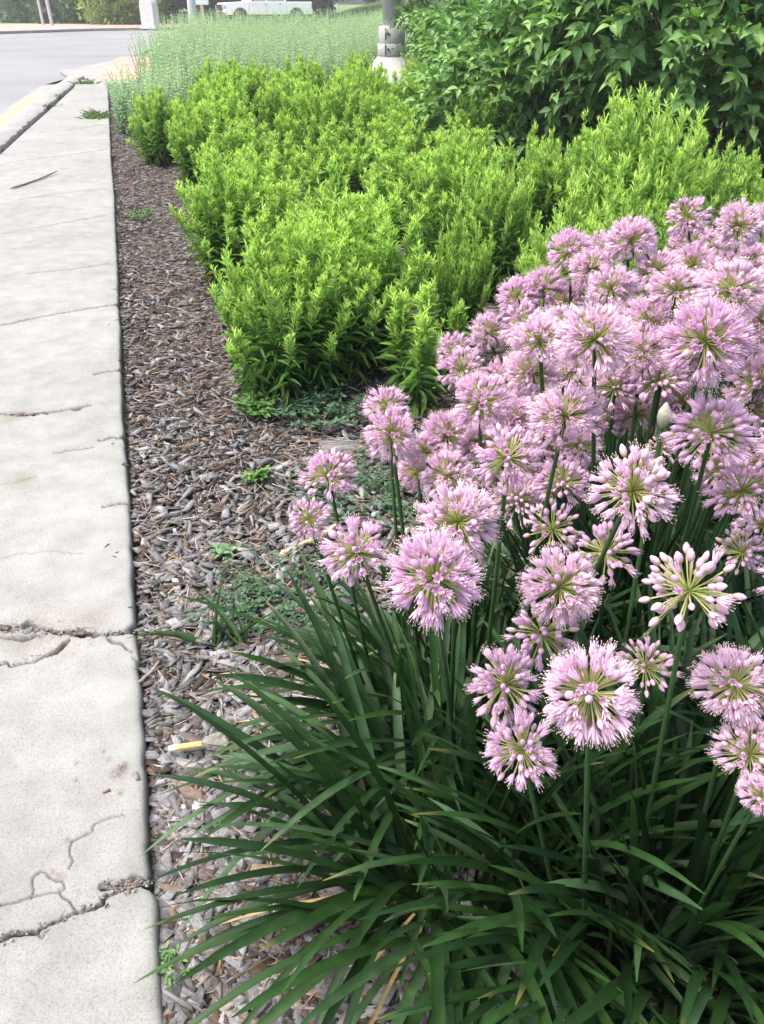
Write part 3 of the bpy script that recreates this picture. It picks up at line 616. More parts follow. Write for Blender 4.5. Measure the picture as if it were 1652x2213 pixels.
def onions():
    heads = []
    for (px, py, dia, kd) in FL:
        z0 = .56 if py > 1350 else (.62 if py > 1000 else .66)
        D = .076 if dia > 150 else .070
        t = D*FOC/dia/math.cos(math.atan(math.hypot(px-826, py-1106)/FOC))**.5
        p = at_depth(px, py, t)
        if p[2] < z0-.16: t *= (CAMH-z0+.16)/(CAMH-p[2])
        if p[2] > z0+.10: t *= (CAMH-z0-.10)/(CAMH-p[2])
        p = at_depth(px, py, t)
        heads.append((p, dia*t/FOC*.5*(1.12 if (py < 900 or kd != 'f') else 1.06), kd))
    roots = []
    for k, ((cx, cy), label) in enumerate(CLUMPS):
        o = empty('ornamental_onion', (cx, cy, float(gz(cx, cy)))); tag(o, label, 'flowering plant', GRP_ON); roots.append(o)
    for k, ((cx, cy), label) in enumerate(CLUMPS):
        r = np.random.default_rng(100+k); b = MB(); g0 = float(gz(cx, cy))
        nleaf = [250, 290, 440, 340, 380, 220, 200][k]
        for i in range(nleaf):
            az = r.uniform(0, 2*PI); rad = (.14 if k in (2, 3, 4) else .115)*math.sqrt(r.uniform(0, 1)); ba = az+r.normal(0, .7)
            base = (rad*math.cos(ba), rad*math.sin(ba), 0)
            inner = max(0, 1-rad/.125)
            el = math.radians(np.clip(r.normal(62+inner*24, 13), 12, 89)); L = r.uniform(.27, .44); droop = math.radians(np.clip(r.normal(48-inner*22, 18), 5, 95))
            if (k == 1 and math.cos(az) < -.1 and r.uniform() < .72) or (k == 0 and (math.cos(az) < .1 or math.sin(az) < -.5) and r.uniform() < .7):
                el = math.radians(r.uniform(22, 56)); droop = math.radians(r.uniform(25, 62)); L = r.uniform(.30, .47 if k == 1 else .38)
            if k == 1 and math.sin(az) > -.1: L *= .70
            g = r.uniform(0, 1); col = lerp((.0065, .023, .006), (.020, .054, .012), g)
            if r.uniform() < .18: col = lerp((.030, .070, .028), (.045, .09, .036), g)
            wb = (base[0]+cx, base[1]+cy, g0)
            strap(b, wb, az, el, L, r.uniform(.0085, .0150), droop, col, r, twist=r.normal(0, .5))
        for i in range(9 if k < 2 else 2):          # dead straw-coloured leaves lying at the foot
            az = r.uniform(PI*.75, PI*1.5); 
            strap(b, (cx+.1*math.cos(az), cy+.1*math.sin(az), g0+.02), az, math.radians(r.uniform(0, 14)), r.uniform(.15, .30), r.uniform(.004, .008), .3, (.40, .30, .13), r, twist=r.normal(0, 1))
        me = b.mesh('foliage', M_ALLIUM); me.transform(__import__('mathutils').Matrix.Translation((-cx, -cy, -g0)))
        link('foliage', me, roots[k])
    for i, (p, rad, kd) in enumerate(heads):
        dist = [math.hypot(p[0]+.09-c[0][0], p[1]+.2-c[0][1])+(.3 if c is CLUMPS[0] else 0) for c in CLUMPS]; k = int(np.argmin(dist)); r = np.random.default_rng(500+i)
        cx, cy = CLUMPS[k][0]; g0 = float(gz(cx, cy))
        v = np.array((p[0]-cx, p[1]-cy)); L = np.linalg.norm(v); f = min(.5*L, .12)/max(L, 1e-6)
        base = np.array((cx+v[0]*f+r.normal(0, .012), cy+v[1]*f+r.normal(0, .012), g0))
        s = np.linspace(0, 1, 9)[:, None]; ctrl = base*.45+p*.55; ctrl = ctrl+np.array((v[0]*.05, v[1]*.05, .05))
        C = (1-s)**2*base+2*s*(1-s)*ctrl+s*s*p
        b = MB(); w = .0031 if rad > .03 else .0027
        b.tube(C-np.array((cx, cy, g0)), np.linspace(w, w*.78, 9), lerp((.008, .028, .009), (.040, .09, .028), np.linspace(0, 1, 9)), 7)
        st = b.build('flower_stem', M_STALK, roots[k])
        h = link('flower_head', HEADS[kd][(i*5+3) % len(HEADS[kd])], st); h.location = p-np.array((cx, cy, g0)); h.scale = (rad*r.uniform(.88, 1.05), rad*r.uniform(.92, 1.06), rad*r.uniform(.84, 1.0))
        d = C[-1]-C[-2]; h.rotation_euler = (math.atan2(-d[1], d[2])*.8+r.normal(0, .22)-(.30 if p[1] > .85 else .08), math.atan2(d[0], d[2])*.8+r.normal(0, .22), 0)
        hz = r.uniform(0, 6.28); h.rotation_mode = 'ZYX'; h.rotation_euler = (h.rotation_euler[0], h.rotation_euler[1], hz)
    # the closed bud
    p = at_depth(1435, 902, .93); k = 4; cx, cy = CLUMPS[k][0]; g0 = float(gz(cx, cy)); o = np.array((cx, cy, g0))
    base = np.array((p[0]*.7+cx*.3, p[1]+.05, g0)); s = np.linspace(0, 1, 8)[:, None]
    b = MB(); b.tube(base*(1-s)+p*s-o, .003, (.07, .14, .05), 7); st = b.build('flower_stem', M_STALK, roots[k])
    b = MB(); prof = [(.0005, -.014), (.005, -.010), (.0078, 0), (.0068, .007), (.004, .013), (.0012, .018)]; kk = 10
    V = [(r_*math.cos(2*PI*j/kk), r_*math.sin(2*PI*j/kk), z) for r_, z in prof for j in range(kk)]
    F = [(i*kk+j, i*kk+(j+1) % kk, (i+1)*kk+(j+1) % kk, (i+1)*kk+j) for i in range(len(prof)-1) for j in range(kk)]
    b.add(V, F, np.repeat(lerp((.42, .50, .30), (.70, .70, .60), np.linspace(0, 1, len(prof))), kk, 0)); fb_ = b.build('flower_bud', M_PETAL, st); fb_.location = p-o
onions()

# ------------------------------------------------------------------ lime goldenrod clumps
LANC = leaf_template([.08, .36, .5, .42, .24, .0], .30, .07)
LANS = leaf_template([.10, .5, .32, .0], .3, .05)
def goldenrod(seed, h, rad, nst, lime=1.0):
    r = np.random.default_rng(seed); big = []; sm = []; st = MB()
    npl = max(1, nst//5); pu = np.sqrt((np.arange(npl)+.3)/npl); pp = np.arange(npl)*2.4+r.uniform(0, 6); phh = r.uniform(.82, 1.10, npl)
    for i in range(nst):
        kp = i % npl; qx = pu[kp]*math.cos(pp[kp])*.9+r.normal(0, .125); qy = pu[kp]*math.sin(pp[kp])*.9+r.normal(0, .125); off = math.hypot(qx-pu[kp]*math.cos(pp[kp])*.9, qy-pu[kp]*math.sin(pp[kp])*.9)
        u = min(1.1, math.hypot(qx, qy)); ph = math.atan2(qy, qx); lobes = 1+.12*math.sin(3*ph+seed)+.09*math.sin(5*ph+2*seed)
        rb = u*rad*.42; rt = u*rad*.95*lobes
        ht = h*(1-.36*u**2.2)*phh[kp]*(1.06-1.35*off)*r.uniform(.93, 1.05)
        b0 = np.array((rb*math.cos(ph), rb*math.sin(ph), 0)); p2 = ph+r.normal(0, .15); t0 = np.array((rt*math.cos(p2), rt*math.sin(p2), ht))
        def C(s): s = np.asarray(s)[..., None]; return np.concatenate([b0[:2]+(t0-b0)[:2]*s**1.25, ht*s], -1)
        s = np.linspace(0, 1, 7); st.tube(C(s), np.linspace(.0022, .0010, 7), lerp((.07, .10, .025), (.16, .26, .05), s), 4, False)
        s0 = .04 if u > .65 else .22
        s = np.arange(s0, .97, .0135/ht); n = len(s); az = np.arange(n)*2.4+r.uniform(0, 6)+r.normal(0, .25, n)
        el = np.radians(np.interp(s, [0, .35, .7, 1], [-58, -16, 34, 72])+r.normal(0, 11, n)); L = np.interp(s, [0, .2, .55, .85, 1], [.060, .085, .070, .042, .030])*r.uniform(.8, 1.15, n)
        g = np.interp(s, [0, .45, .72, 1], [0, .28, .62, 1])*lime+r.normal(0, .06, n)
        big.append((C(s), az, el, L, L*r.uniform(.125, .175, n), g))
        nb = 9                                     # short leafy side shoots give the fluffy tops
        sb = r.uniform(.62, .99, nb); ab = r.uniform(0, 6.28, nb)
        for q in range(nb):
            root = C(sb[q]); d = np.array((math.cos(ab[q])*.5, math.sin(ab[q])*.5, .9)); ln = r.uniform(.025, .055)*(1.25-.5*sb[q])
            m = 9; ts = np.linspace(.15, 1, m); az = np.arange(m)*2.4+r.uniform(0, 6)
            el = np.radians(np.linspace(30, 76, m)+r.normal(0, 10, m)); L = np.linspace(.034, .020, m)*r.uniform(.8, 1.2, m)
            sm.append((root+d*(ts*ln)[:, None], az, el, L, L*.19, np.clip(sb[q]*.55+.45*ts+r.normal(0, .06, m), 0, 1.05)*lime))
    out = MB()
    for lst, (T, F) in ((big, LANC), (sm, LANS)):
        P, az, el, L, W, g = [np.concatenate([x[k] for x in lst]) for k in range(6)]
        D = np.stack([np.cos(az)*np.cos(el), np.sin(az)*np.cos(el), np.sin(el)], 1)
        M = scaled(frames(D, r.normal(0, .35, len(L))), W, L, L)
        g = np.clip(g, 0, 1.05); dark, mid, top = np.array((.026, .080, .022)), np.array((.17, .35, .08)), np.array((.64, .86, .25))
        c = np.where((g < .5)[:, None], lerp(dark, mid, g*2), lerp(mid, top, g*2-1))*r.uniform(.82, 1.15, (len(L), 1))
        if T is LANC[0]:                                            # a few yellowing leaves low down
            old = (P[:, 2] < .07*h/.5) & (r.uniform(0, 1, len(L)) < .12); c[old] = np.array((.26, .26, .05))*r.uniform(.7, 1.1, (old.sum(), 1))
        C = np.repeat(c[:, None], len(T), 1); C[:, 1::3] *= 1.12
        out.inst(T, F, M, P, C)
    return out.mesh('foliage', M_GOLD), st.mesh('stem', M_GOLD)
GV = [goldenrod(200+k, .55, .30, 80) for k in range(6)]
GSMALL = [goldenrod(230, .38, .125, 17, 1.0), goldenrod(231, .24, .07, 4, .9)]
GRP_G = 'lime goldenrod clumps'
def put_gold(x, y, label, sc=1.0, sz=1.0, var=None, rz=None):
    v = GV[var % len(GV)] if not isinstance(var, tuple) else var
    o = empty('goldenrod_clump', (x, y, float(gz(x, y))), rng.uniform(0, 6.28) if rz is None else rz); o.scale = (sc, sc, sz)
    tag(o, label, 'plant', GRP_G); link('foliage', v[0], o); link('stem', v[1], o)
def top_at(px, py, h):
    p = G(px, py, h-.04); return p[0], p[1]
NAMED = [((588, 500), .50, .78, 'lime goldenrod clump at the front left corner of the planting, spilling over the mulch'),
         ((775, 440), .52, 1.0, 'largest foreground goldenrod clump with long green leaves drooping to the mulch'),
         ((672, 490), .49, .85, 'low front goldenrod clump between the corner clump and the tall foreground clump'),
         ((330, 190), .52, .76, 'goldenrod clump at the far left end, against the silvery sage by the sidewalk'),
         ((420, 205), .54, .85, 'goldenrod clump beside the upper mulch strip, next to the far left one'),
         ((478, 345), .50, .82, 'goldenrod clump beside the mulch strip, directly behind the front corner clump'),
         ((1000, 470), .44, .44, 'darker slim goldenrod clump just right of the large foreground clump'),
         ((1425, 215), .76, 1.0, 'tallest goldenrod clump, its pale tips rising in front of the broad-leaved shrub'),
         ((1305, 262), .60, .80, 'goldenrod clump just left of the tallest one in front of the broad-leaved shrub'),
         ((1185, 275), .56, .70, 'goldenrod clump at the left of the rear right group, against the shrub'),
         ((1510, 292), .60, .72, 'goldenrod clump leaning right beside the dark hollow under the shrub'),
         ((1385, 395), .54, .75, 'bright goldenrod clump directly behind the topmost pink globes'),
         ((1255, 445), .52, .72, 'bright goldenrod clump behind the left group of back row pink globes'),
         ((1625, 335), .50, .62, 'goldenrod clump at the right edge under the shrub'),
         ((1625, 455), .44, .50, 'small goldenrod clump at the right edge behind the pale pink globes'),
         ((1085, 345), .54, .62, 'goldenrod clump in front of the shrub, between the dense middle and the right group'),
         ((1195, 520), .38, .42, 'short dark goldenrod clump at the edge of the bare mulch gap')]
for k, ((px, py), h, sc, label) in enumerate(NAMED):
    x, y = top_at(px, py, h); put_gold(x, y, label, sc, h/.52, k)
x, y = top_at(905, 650, .36); put_gold(x, y+.06, 'small lime goldenrod plume alone in front of the tall foreground clump', 1.0, 1.0, GSMALL[0])
x, y = top_at(992, 672, .24); put_gold(x, y, 'lone young goldenrod shoot beside the leftmost back row pink globes', 1.0, 1.0, GSMALL[1])
SP = .60; k = 0; yy = 2.95
while yy < 9.4:
    xl = np.interp(yy, [2.9, 4.1, 5.5, 7.0, 8.0, 9.4], [-.22, -.52, -.98, -1.32, -1.55, -1.45]); xr = np.interp(yy, [2.9, 3.6, 4.6, 6.2, 9.4], [.18, .32, .62, .75, .65])
    xx = xl+.05
    while xx < xr:
        x, y = xx+rng.normal(0, .05), yy+rng.normal(0, .06)
        if xx-xl < .3: lab, g = 'goldenrod clump on the left margin of the planting, leaning over the mulch strip', 1
        elif yy > 8.6: lab, g = 'goldenrod clump in the back row against the silvery sage', 1
        else: lab, g = 'lime goldenrod clump within the dense middle of the planting', 1
        hh = .52*rng.uniform(.80, 1.24); put_gold(x, y, lab, rng.uniform(.90, 1.06), hh/.52, k); k += 1
        xx += SP*rng.uniform(.92, 1.1)
    yy += SP*1.18

# ------------------------------------------------------------------ silvery sage behind
def in_poly(x, y, P):
    ins = np.zeros(len(x), bool); j = len(P)-1
    for i in range(len(P)):
        xi, yi = P[i]; xj, yj = P[j]
        c = ((yi > y) != (yj > y)) & (x < (xj-xi)*(y-yi)/(yj-yi+1e-12)+xi); ins ^= c; j = i
    return ins
def sage(name, poly, N, hlo, hhi, seed):
    r = np.random.default_rng(seed); P = np.array(poly)
    x = r.uniform(P[:, 0].min(), P[:, 0].max(), N*3); y = r.uniform(P[:, 1].min(), P[:, 1].max(), N*3); m = in_poly(x, y, poly) & ~((x > -.42) & (x < .75) & (y < 12.45)); x, y = x[m][:N], y[m][:N]
    b = MB(); n = len(x); T, F = leaf_template([.15, .5, .0], .25, .15); SV = []
    lp, ld, ll, lc = [], [], [], []
    for i in range(n):
        h = r.uniform(hlo, hhi)*(1+.022*max(0, y[i]-9)); ln = np.array((r.normal(0, .09), r.normal(0, .09))); s = np.linspace(0, 1, 4)
        pts = np.stack([x[i]+ln[0]*s**1.5, y[i]+ln[1]*s**1.5, -.06+h*s], 1)
        b.tube(pts, np.linspace(.004, .002, 4), lerp((.14, .20, .13), (.42, .56, .34), s), 3, False)
        q = np.linspace(.12, 1, 17); q = np.repeat(q, 3); az = np.arange(len(q))*2.2+r.uniform(0, 6); el = np.radians(np.interp(q, [0, 1], [5, 45])+r.normal(0, 12, len(q)))
        lp.append(np.stack([x[i]+ln[0]*q**1.5, y[i]+ln[1]*q**1.5, -.06+h*q], 1)); ld.append(np.stack([np.cos(az)*np.cos(el), np.sin(az)*np.cos(el), np.sin(el)], 1))
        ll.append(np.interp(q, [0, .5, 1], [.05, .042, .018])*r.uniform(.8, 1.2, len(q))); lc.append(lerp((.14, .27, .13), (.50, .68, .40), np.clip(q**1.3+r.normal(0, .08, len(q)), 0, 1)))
    lp, ld, ll, lc = map(np.concatenate, (lp, ld, ll, lc))
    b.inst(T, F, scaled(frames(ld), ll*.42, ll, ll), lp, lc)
    return b.build(name, M_SAGE)
o = sage('sage_bed', [(-2.15, 8.9), (-2.75, 10.4), (-3.3, 12.8), (-3.6, 15), (-4.2, 18.5), (-4.6, 23), (1.0, 23), (1.0, 14.0), (.5, 10.0), (-.6, 9.7), (-1.7, 9.0)], 3400, .54, .74, 5)
tag(o, 'silvery green sage growing as one soft mass behind the goldenrod', 'sage', kind='stuff')
o = sage('sage_clump', [(-2.45, 8.35), (-2.62, 9.1), (-1.9, 9.0), (-1.75, 8.1), (-2.1, 7.9)], 150, .42, .58, 6)
tag(o, 'silvery sage clump spilling onto the sidewalk edge left of the goldenrod', 'plant')

# ------------------------------------------------------------------ broad-leaved shrubs
OVATE = leaf_template([.03, .36, .50, .47, .33, .14, .0], .30, .32)
def shrub(name, label, c, rad, zc, rz, ntw, leafL, seed, cols=((.062, .165, .055), (.20, .365, .125)), group='broad-leaved shrubs behind the bed', zmin=.15):
    r = np.random.default_rng(seed); o = empty(name, (c[0], c[1], -.05)); tag(o, label, 'shrub', group)
    st = MB(); lp, ld, ll, lc, lr = [], [], [], [], []
    for i in range(20):                             # main stems fanning from the stool
        a = r.uniform(0, 6.28); e = r.uniform(.25, .85); t = np.array((rad[0]*e*math.cos(a), rad[1]*e*math.sin(a), zc+rz*r.uniform(.1, .8))); b0 = np.array((math.cos(a)*.14*rad[0], math.sin(a)*.14*rad[1], 0))
        s = np.linspace(0, 1, 8)[:, None]; P = b0+(t-b0)*np.hstack([s**1.5, s**1.5, s**.85])+r.normal(0, .015, (8, 3))
        st.tube(P, np.linspace(.011, .004, 8), (.07, .055, .042), 6, False)
    for i in range(ntw):
        v = unit(r.normal(0, 1, 3)); k = r.uniform(.55, .97)**.6; p = np.array((v[0]*rad[0], v[1]*rad[1], v[2]*rz))*k*(1+.10*math.sin(4*math.atan2(v[1], v[0])+seed)); p[2] += zc
        if p[2] < zmin: continue
        d = unit(np.array((v[0], v[1], v[2]*.5+.35))+r.normal(0, .35, 3)); ln = r.uniform(.22, .48)*leafL/.12
        m = r.integers(5, 8); s = np.linspace(0, 1, 6)
        tw = p+d*(ln*s)[:, None]-np.array((0, 0, 1))*(.25*ln*s**2)[:, None]; st.tube(tw, np.linspace(.0035, .0015, 6), (.20, .14, .09) if r.uniform() < .5 else (.13, .17, .06), 4, False)
        q = np.linspace(.12, 1, m); base = p+d*(ln*q)[:, None]-np.array((0, 0, 1))*(.25*ln*q**2)[:, None]; tint = r.uniform(0, 1)
        fr = frames(d[None])[0]
        for j in range(m):
            for sgn in (-1, 1):
                sd_ = fr[:, 0]*sgn if j % 2 else fr[:, 2]*sgn*.6+fr[:, 0]*sgn*.5
                dd = unit(sd_*.9+d*(.45+.6*q[j])+np.array((0, 0, -.14))+r.normal(0, .32, 3))
                lp.append(base[j]); ld.append(dd); ll.append(leafL*r.uniform(.65, 1.15)*(1-.35*q[j]**3)); young = q[j]**3*r.uniform(.2, 1)
                lc.append(lerp(lerp(cols[0], cols[1], tint*.6+r.uniform(0, .4)), (.22, .36, .11), young*.7)); lr.append(r.normal(0, .5))
    lp, ld, ll, lc, lr = map(np.array, (lp, ld, ll, lc, lr))
    f = MB(); T, F = OVATE; C = np.repeat(lc[:, None], len(T), 1); C[:, 1::3] *= 1.3
    f.inst(T, F, scaled(frames(ld, lr), ll*r.uniform(.42, .56, len(ll)), ll, ll), lp, C)
    f.build('foliage', M_SHRUB, o); st.build('stem', M_TWIG, o)
shrub('broadleaf_shrub', 'large dark green shrub with broad drooping leaves filling the upper right', (2.32, 6.35), (1.45, 1.0), 1.12, 1.0, 1500, .135, 41)
shrub('broadleaf_shrub', 'broad-leaved shrub at the right edge behind the large one, half out of the picture', (4.1, 7.2), (1.5, 1.2), 1.15, 1.05, 750, .15, 42)
shrub('broadleaf_shrub', 'smaller-leaved deep green shrub directly behind the lamp post base', (1.25, 11.2), (1.0, .9), .95, .95, 520, .09, 43, ((.025, .075, .022), (.055, .13, .035)))
shrub('broadleaf_shrub', 'narrow mid green shrub just right of the lamp post, left of the large one', (1.12, 9.2), (.62, .7), .85, .85, 420, .11, 45)
shrub('broadleaf_shrub', 'low broad-leaved shrub at the left foot of the large one, behind the goldenrod', (.98, 6.9), (.55, .5), .42, .40, 260, .12, 46, zmin=.05)
shrub('broadleaf_shrub', 'dense green shrub at the back filling the gap between the other shrubs', (3.4, 11.5), (1.9, 1.2), 1.2, 1.1, 420, .12, 44)

# ------------------------------------------------------------------ weeds, grass, sticks and litter
def weed(name, label, cat, px, py, rad, n, L, h, cols, seed, group=None, kind='creep', z=None):
    g = G(px, py, -.03); g[2] = float(gz(g[0], g[1])) if z is None else z; r = np.random.default_rng(seed); b = MB()
    T, F = leaf_template([.12, .5, .45, .0], .2, .2) if kind != 'grass' else leaf_template([.5, .45, .3, .0], .3, .55)
    lp, ld, ll = [], [], []
    if kind == 'grass':
        for i in range(n):
            a = r.uniform(0, 6.28); e = math.radians(r.uniform(35, 88)); lp.append((r.normal(0, rad*.45), r.normal(0, rad*.45), 0)); ld.append((math.cos(a)*math.cos(e), math.sin(a)*math.cos(e), math.sin(e))); ll.append(h*r.uniform(.5, 1.1))
        wr = .028
    else:
        for i in range(n):
            a = r.uniform(0, 6.28); k_ = rad*math.sqrt(r.uniform(0, 1)); p0 = np.array((k_*math.cos(a)*.5, k_*math.sin(a)*.5, 0)); d = np.array((math.cos(a), math.sin(a), 0)); s = np.linspace(0, 1, 6)
            up = h*r.uniform(.4, 1.1); P = p0+d*(k_*.5*s)[:, None]; P[:, 2] = up*s**(.7)
            b.tube(P, .0008, np.array(cols[0])*1.2, 3, False)
            for q in np.linspace(.25, 1, 6):
                for t in range(2):
                    az = r.uniform(0, 6.28); e = r.uniform(.0, .7); j = int(q*5); lp.append(P[j]); ld.append((math.cos(az)*math.cos(e), math.sin(az)*math.cos(e), math.sin(e))); ll.append(L*r.uniform(.6, 1.2))
        wr = .5
    lp, ld, ll = np.array(lp), np.array(ld), np.array(ll); t = r.uniform(0, 1, len(ll)); c = lerp(cols[0], cols[1], t)
    b.inst(T, F, scaled(frames(ld, r.normal(0, .3, len(ll))), ll*wr, ll, ll), lp, c)
    o = b.build(name, M_WEED, None, True, g); tag(o, label, cat, group); return o
BLUE = ((.040, .095, .045), (.085, .165, .085)); FRESH = ((.06, .15, .03), (.12, .24, .06))
weed('weed_patch', 'creeping blue-green weed patch in front of the lowest pink globes', 'weed', 625, 1285, .18, 90, .011, .035, BLUE, 1)
weed('weed_patch', 'creeping blue-green weed patch behind the two leftmost pink globes', 'weed', 790, 1085, .20, 105, .011, .04, BLUE, 2)
weed('weed_patch', 'small weed patch at the foot of the tall foreground goldenrod', 'weed', 690, 912, .16, 70, .016, .05, BLUE, 3)
weed('weed_patch', 'sparse weed patch on the mulch left of the strap leaves', 'weed', 540, 1340, .12, 50, .012, .03, BLUE, 4)
weed('seedling', 'broad-leaved seedling alone on the mulch left of the lowest pink globes', 'weed', 492, 1195, .035, 5, .024, .012, ((.10, .2, .09), (.14, .25, .12)), 5)
weed('weed', 'small weed with thin upright blades midway up the mulch strip', 'weed', 488, 1400, .05, 12, .02, .13, ((.09, .18, .07), (.13, .24, .1)), 6, None, 'grass')
weed('weed', 'tiny feathery weed against the sidewalk edge near the bottom', 'weed', 358, 2110, .035, 26, .008, .022, ((.08, .17, .05), (.13, .25, .08)), 7)
weed('weed', 'leafy green weed alone on the mulch below the corner goldenrod', 'weed', 560, 905, .06, 20, .024, .06, FRESH, 8)
weed('weed', 'faint little weed high up the mulch strip beside the sidewalk', 'weed', 305, 470, .10, 14, .02, .05, FRESH, 9)
weed('weed', 'pale sprig poking from mulch near a leaf tip by the corner goldenrod', 'weed', 555, 1035, .04, 8, .022, .04, FRESH, 10)
weed('grass_tuft', 'grass tuft arching over the sidewalk edge beside the sage', 'grass', 212, 262, .11, 160, .02, .15, ((.14, .26, .08), (.26, .38, .15)), 11, None, 'grass', -.03)
weed('grass_tuft', 'grass tuft where the sidewalk meets the brick ramp', 'grass', 187, 186, .15, 140, .02, .12, ((.18, .26, .08), (.30, .36, .14)), 12, None, 'grass', -.03)
weed('grass_tuft', 'grass tuft in the kerb joint, the lower of the two', 'grass', 112, 236, .10, 70, .02, .09, ((.12, .22, .07), (.2, .3, .1)), 13, None, 'grass', -.03)
weed('grass_tuft', 'grass tuft in the kerb joint, the upper of the two', 'grass', 130, 213, .10, 50, .02, .08, ((.12, .22, .07), (.2, .3, .1)), 14, None, 'grass', -.03)

def stick(name, label, cat, pts, R, cols, z=0.0, flat=None, seed=0, k=7):
    r = np.random.default_rng(seed); W = np.array([G(p[0], p[1], z)+np.array((0, 0, (p[2] if len(p) > 2 else 0))) for p in pts])
    s = np.linspace(0, 1, len(W)*5); P = np.stack([np.interp(s, np.linspace(0, 1, len(W)), W[:, i]) for i in range(3)], 1); P[1:-1] += r.normal(0, R*.12, P[1:-1].shape)
    c = P[0].copy(); b = MB(); rr = R*np.clip(r.normal(1, .05, len(s)), .6, 1.4)*np.interp(s, [0, .08, .8, 1], [.7, 1, .9, .45])
    b.tube(P-c, rr, np.array(cols)*r.uniform(.8, 1.15, (len(s), 1)), k)
    if flat:
        V = np.concatenate(b.v); V[:, 2] = (V[:, 2])*flat; b.v = [V]
    o = b.build(name, M_TWIG, None, True, c); tag(o, label, cat); return o
stick('twig', 'thin bent dark twig lying across the pale sidewalk', 'twig', [(25, 409, .006), (55, 399, .004), (88, 388, .006), (124, 374, .012)], .0065, (.22, .19, .165), 0.004, None, 1)
stick('split_stick', 'pale tan split stick on the mulch beside the two leftmost pink globes', 'stick', [(606, 1200), (640, 1183), (690, 1160), (738, 1128)], .008, (.50, .36, .23), -.012, .6, 2, 5)
def plank(name, label, cat, A, B, W, T, col, z=-.014):
    A, B = G(*A, z), G(*B, z); m = (A+B)/2; b = MB(); d = B-A; L = np.linalg.norm(d)
    for k_ in range(5):                            # split splinters lying tightly side by side
        o_ = (k_-2)*W/5; n_ = np.array((-d[1], d[0]))/L
        chips(b, np.array([n_[0]*o_]), np.array([n_[1]*o_]), np.array([rng.normal(0, T*.1)]), np.array([L*rng.uniform(.82, 1)]), np.array([W*.27]), np.array([T*rng.uniform(.75, 1.1)]), .0, np.array([math.atan2(d[1], d[0])+rng.normal(0, .015)]), np.array([col])*rng.uniform(.85, 1.12))
    o = b.build(name, M_CHIP, None, False, m); tag(o, label, cat)
plank('bark_slab', 'grey slab of bark behind the leftmost pink globe', 'bark', (690, 970), (800, 964), .05, .02, (.17, .165, .16), -.02)
stick('twig', 'slanting grey twig leaning on the sidewalk edge below the wide joint', 'twig', [(298, 1500, .02), (330, 1458, .008), (345, 1432, .004)], .0036, (.24, .215, .195), -.025, None, 4)
stick('twig', 'long thin brown twig on the mulch near the strap leaves', 'twig', [(372, 1322), (440, 1292), (510, 1262), (560, 1240)], .0016, (.33, .22, .16), -.022, None, 5, 5)
plank('wood_piece', 'largest weathered wood piece on the mulch at the bottom by the sidewalk', 'wood', (352, 2128), (436, 2178), .018, .010, (.21, .205, .20))
def cigarette():
    A, B = G(366, 1622, -.012), G(437, 1612, -.012); b = MB(); s = np.linspace(0, 1, 12); P = (B-A)*s[:, None]; r = np.random.default_rng(3)
    C = np.where((s < .2)[:, None], np.array((.72, .68, .62)), np.array((.62, .43, .17))*r.uniform(.85, 1.1, (12, 1))); b.tube(P, .0052*np.where(s < .05, .85, 1), C, 10)
    tag(b.build('cigarette_butt', M_PAPER, None, True, A+np.array((0, 0, .004))), 'tan cigarette butt with white end lying on the grey mulch', 'litter')
cigarette()
def stone(name, label, px, py, R, col, seed):
    g = G(px, py, -.02); bm = bmesh.new(); bmesh.ops.create_icosphere(bm, subdivisions=3, radius=1); r = np.random.default_rng(seed); dirs = unit(r.normal(0, 1, (9, 3))); off = r.uniform(.62, .95, 9)
    for v in bm.verts:
        p = np.array(v.co); k = min(1, min(o_/max(1e-3, d@p) if d@p > 0 else 9 for d, o_ in zip(dirs, off))); v.co = p*k*R*np.array((1, .85, .5))*(1+r.normal(0, .02))
    o = bm_obj(name, bm, plain(name+'_grit', col, .9, 0, 140, .25, .2, .6), None, False, 0, g); tag(o, label, 'stone')
stone('concrete_lump', 'rough lump of broken concrete on the mulch beside the cigarette butt', 466, 1605, .024, (.21, .20, .19), 8)

# ------------------------------------------------------------------ street furniture and background
def lamp_post():
    x, y = .125, 12.0; o = empty('lamp_post', (x, y, -.05)); tag(o, 'grey steel lamp post on a round concrete footing behind the goldenrod', 'lamp post')
    bm = bmesh.new(); lathe(bm, [(.44, 0), (.44, .20), (.42, .24), (.19, .455), (.175, .47), (.10, .475)], k=16); bm_obj('footing', bm, M_STONE, o)
    bm = bmesh.new(); lathe(bm, [(.178, .472), (.182, .48), (.182, .60), (.172, .61), (.155, .612)], k=32); bm_obj('base_collar', bm, M_STEELD, o, True)
    bm = bmesh.new(); lathe(bm, [(.164, .613), (.166, .62), (.166, .79), (.155, .80), (.11, .802)], k=32); bm_obj('base_cover', bm, M_STEELD, o, True)
    bm = bmesh.new(); lathe(bm, [(.114, .80), (.112, 2.5), (.075, 8.0), (.02, 8.05)], k=32); bm_obj('shaft', bm, M_STEEL, o, True)
    for (zz, rr) in ((.55, .182), (.72, .166)):
        bm = bmesh.new(); lathe(bm, [(.016, -rr-.012), (.016, -rr+.02)], (-.045, 0, zz), 6, 'y'); bm_obj('bolt', bm, M_DARK, o)
        bm = bmesh.new(); box(bm, -.087, -.079, -rr+.004, -rr+.03, zz-.06, zz+.06); bm_obj('seam', bm, M_DARK, o)
    bm = bmesh.new(); box(bm, -.03, .9, -.03, .03, 7.7, 7.76); bm_obj('arm', bm, M_STEEL, o, False, .01)
    bm = bmesh.new(); prism(bm, [(.8, 7.68), (1.5, 7.70), (1.45, 7.80), (.85, 7.82)], -.14, .14); bm_obj('lamp_head', bm, M_STEELD, o, False, .02)
lamp_post()
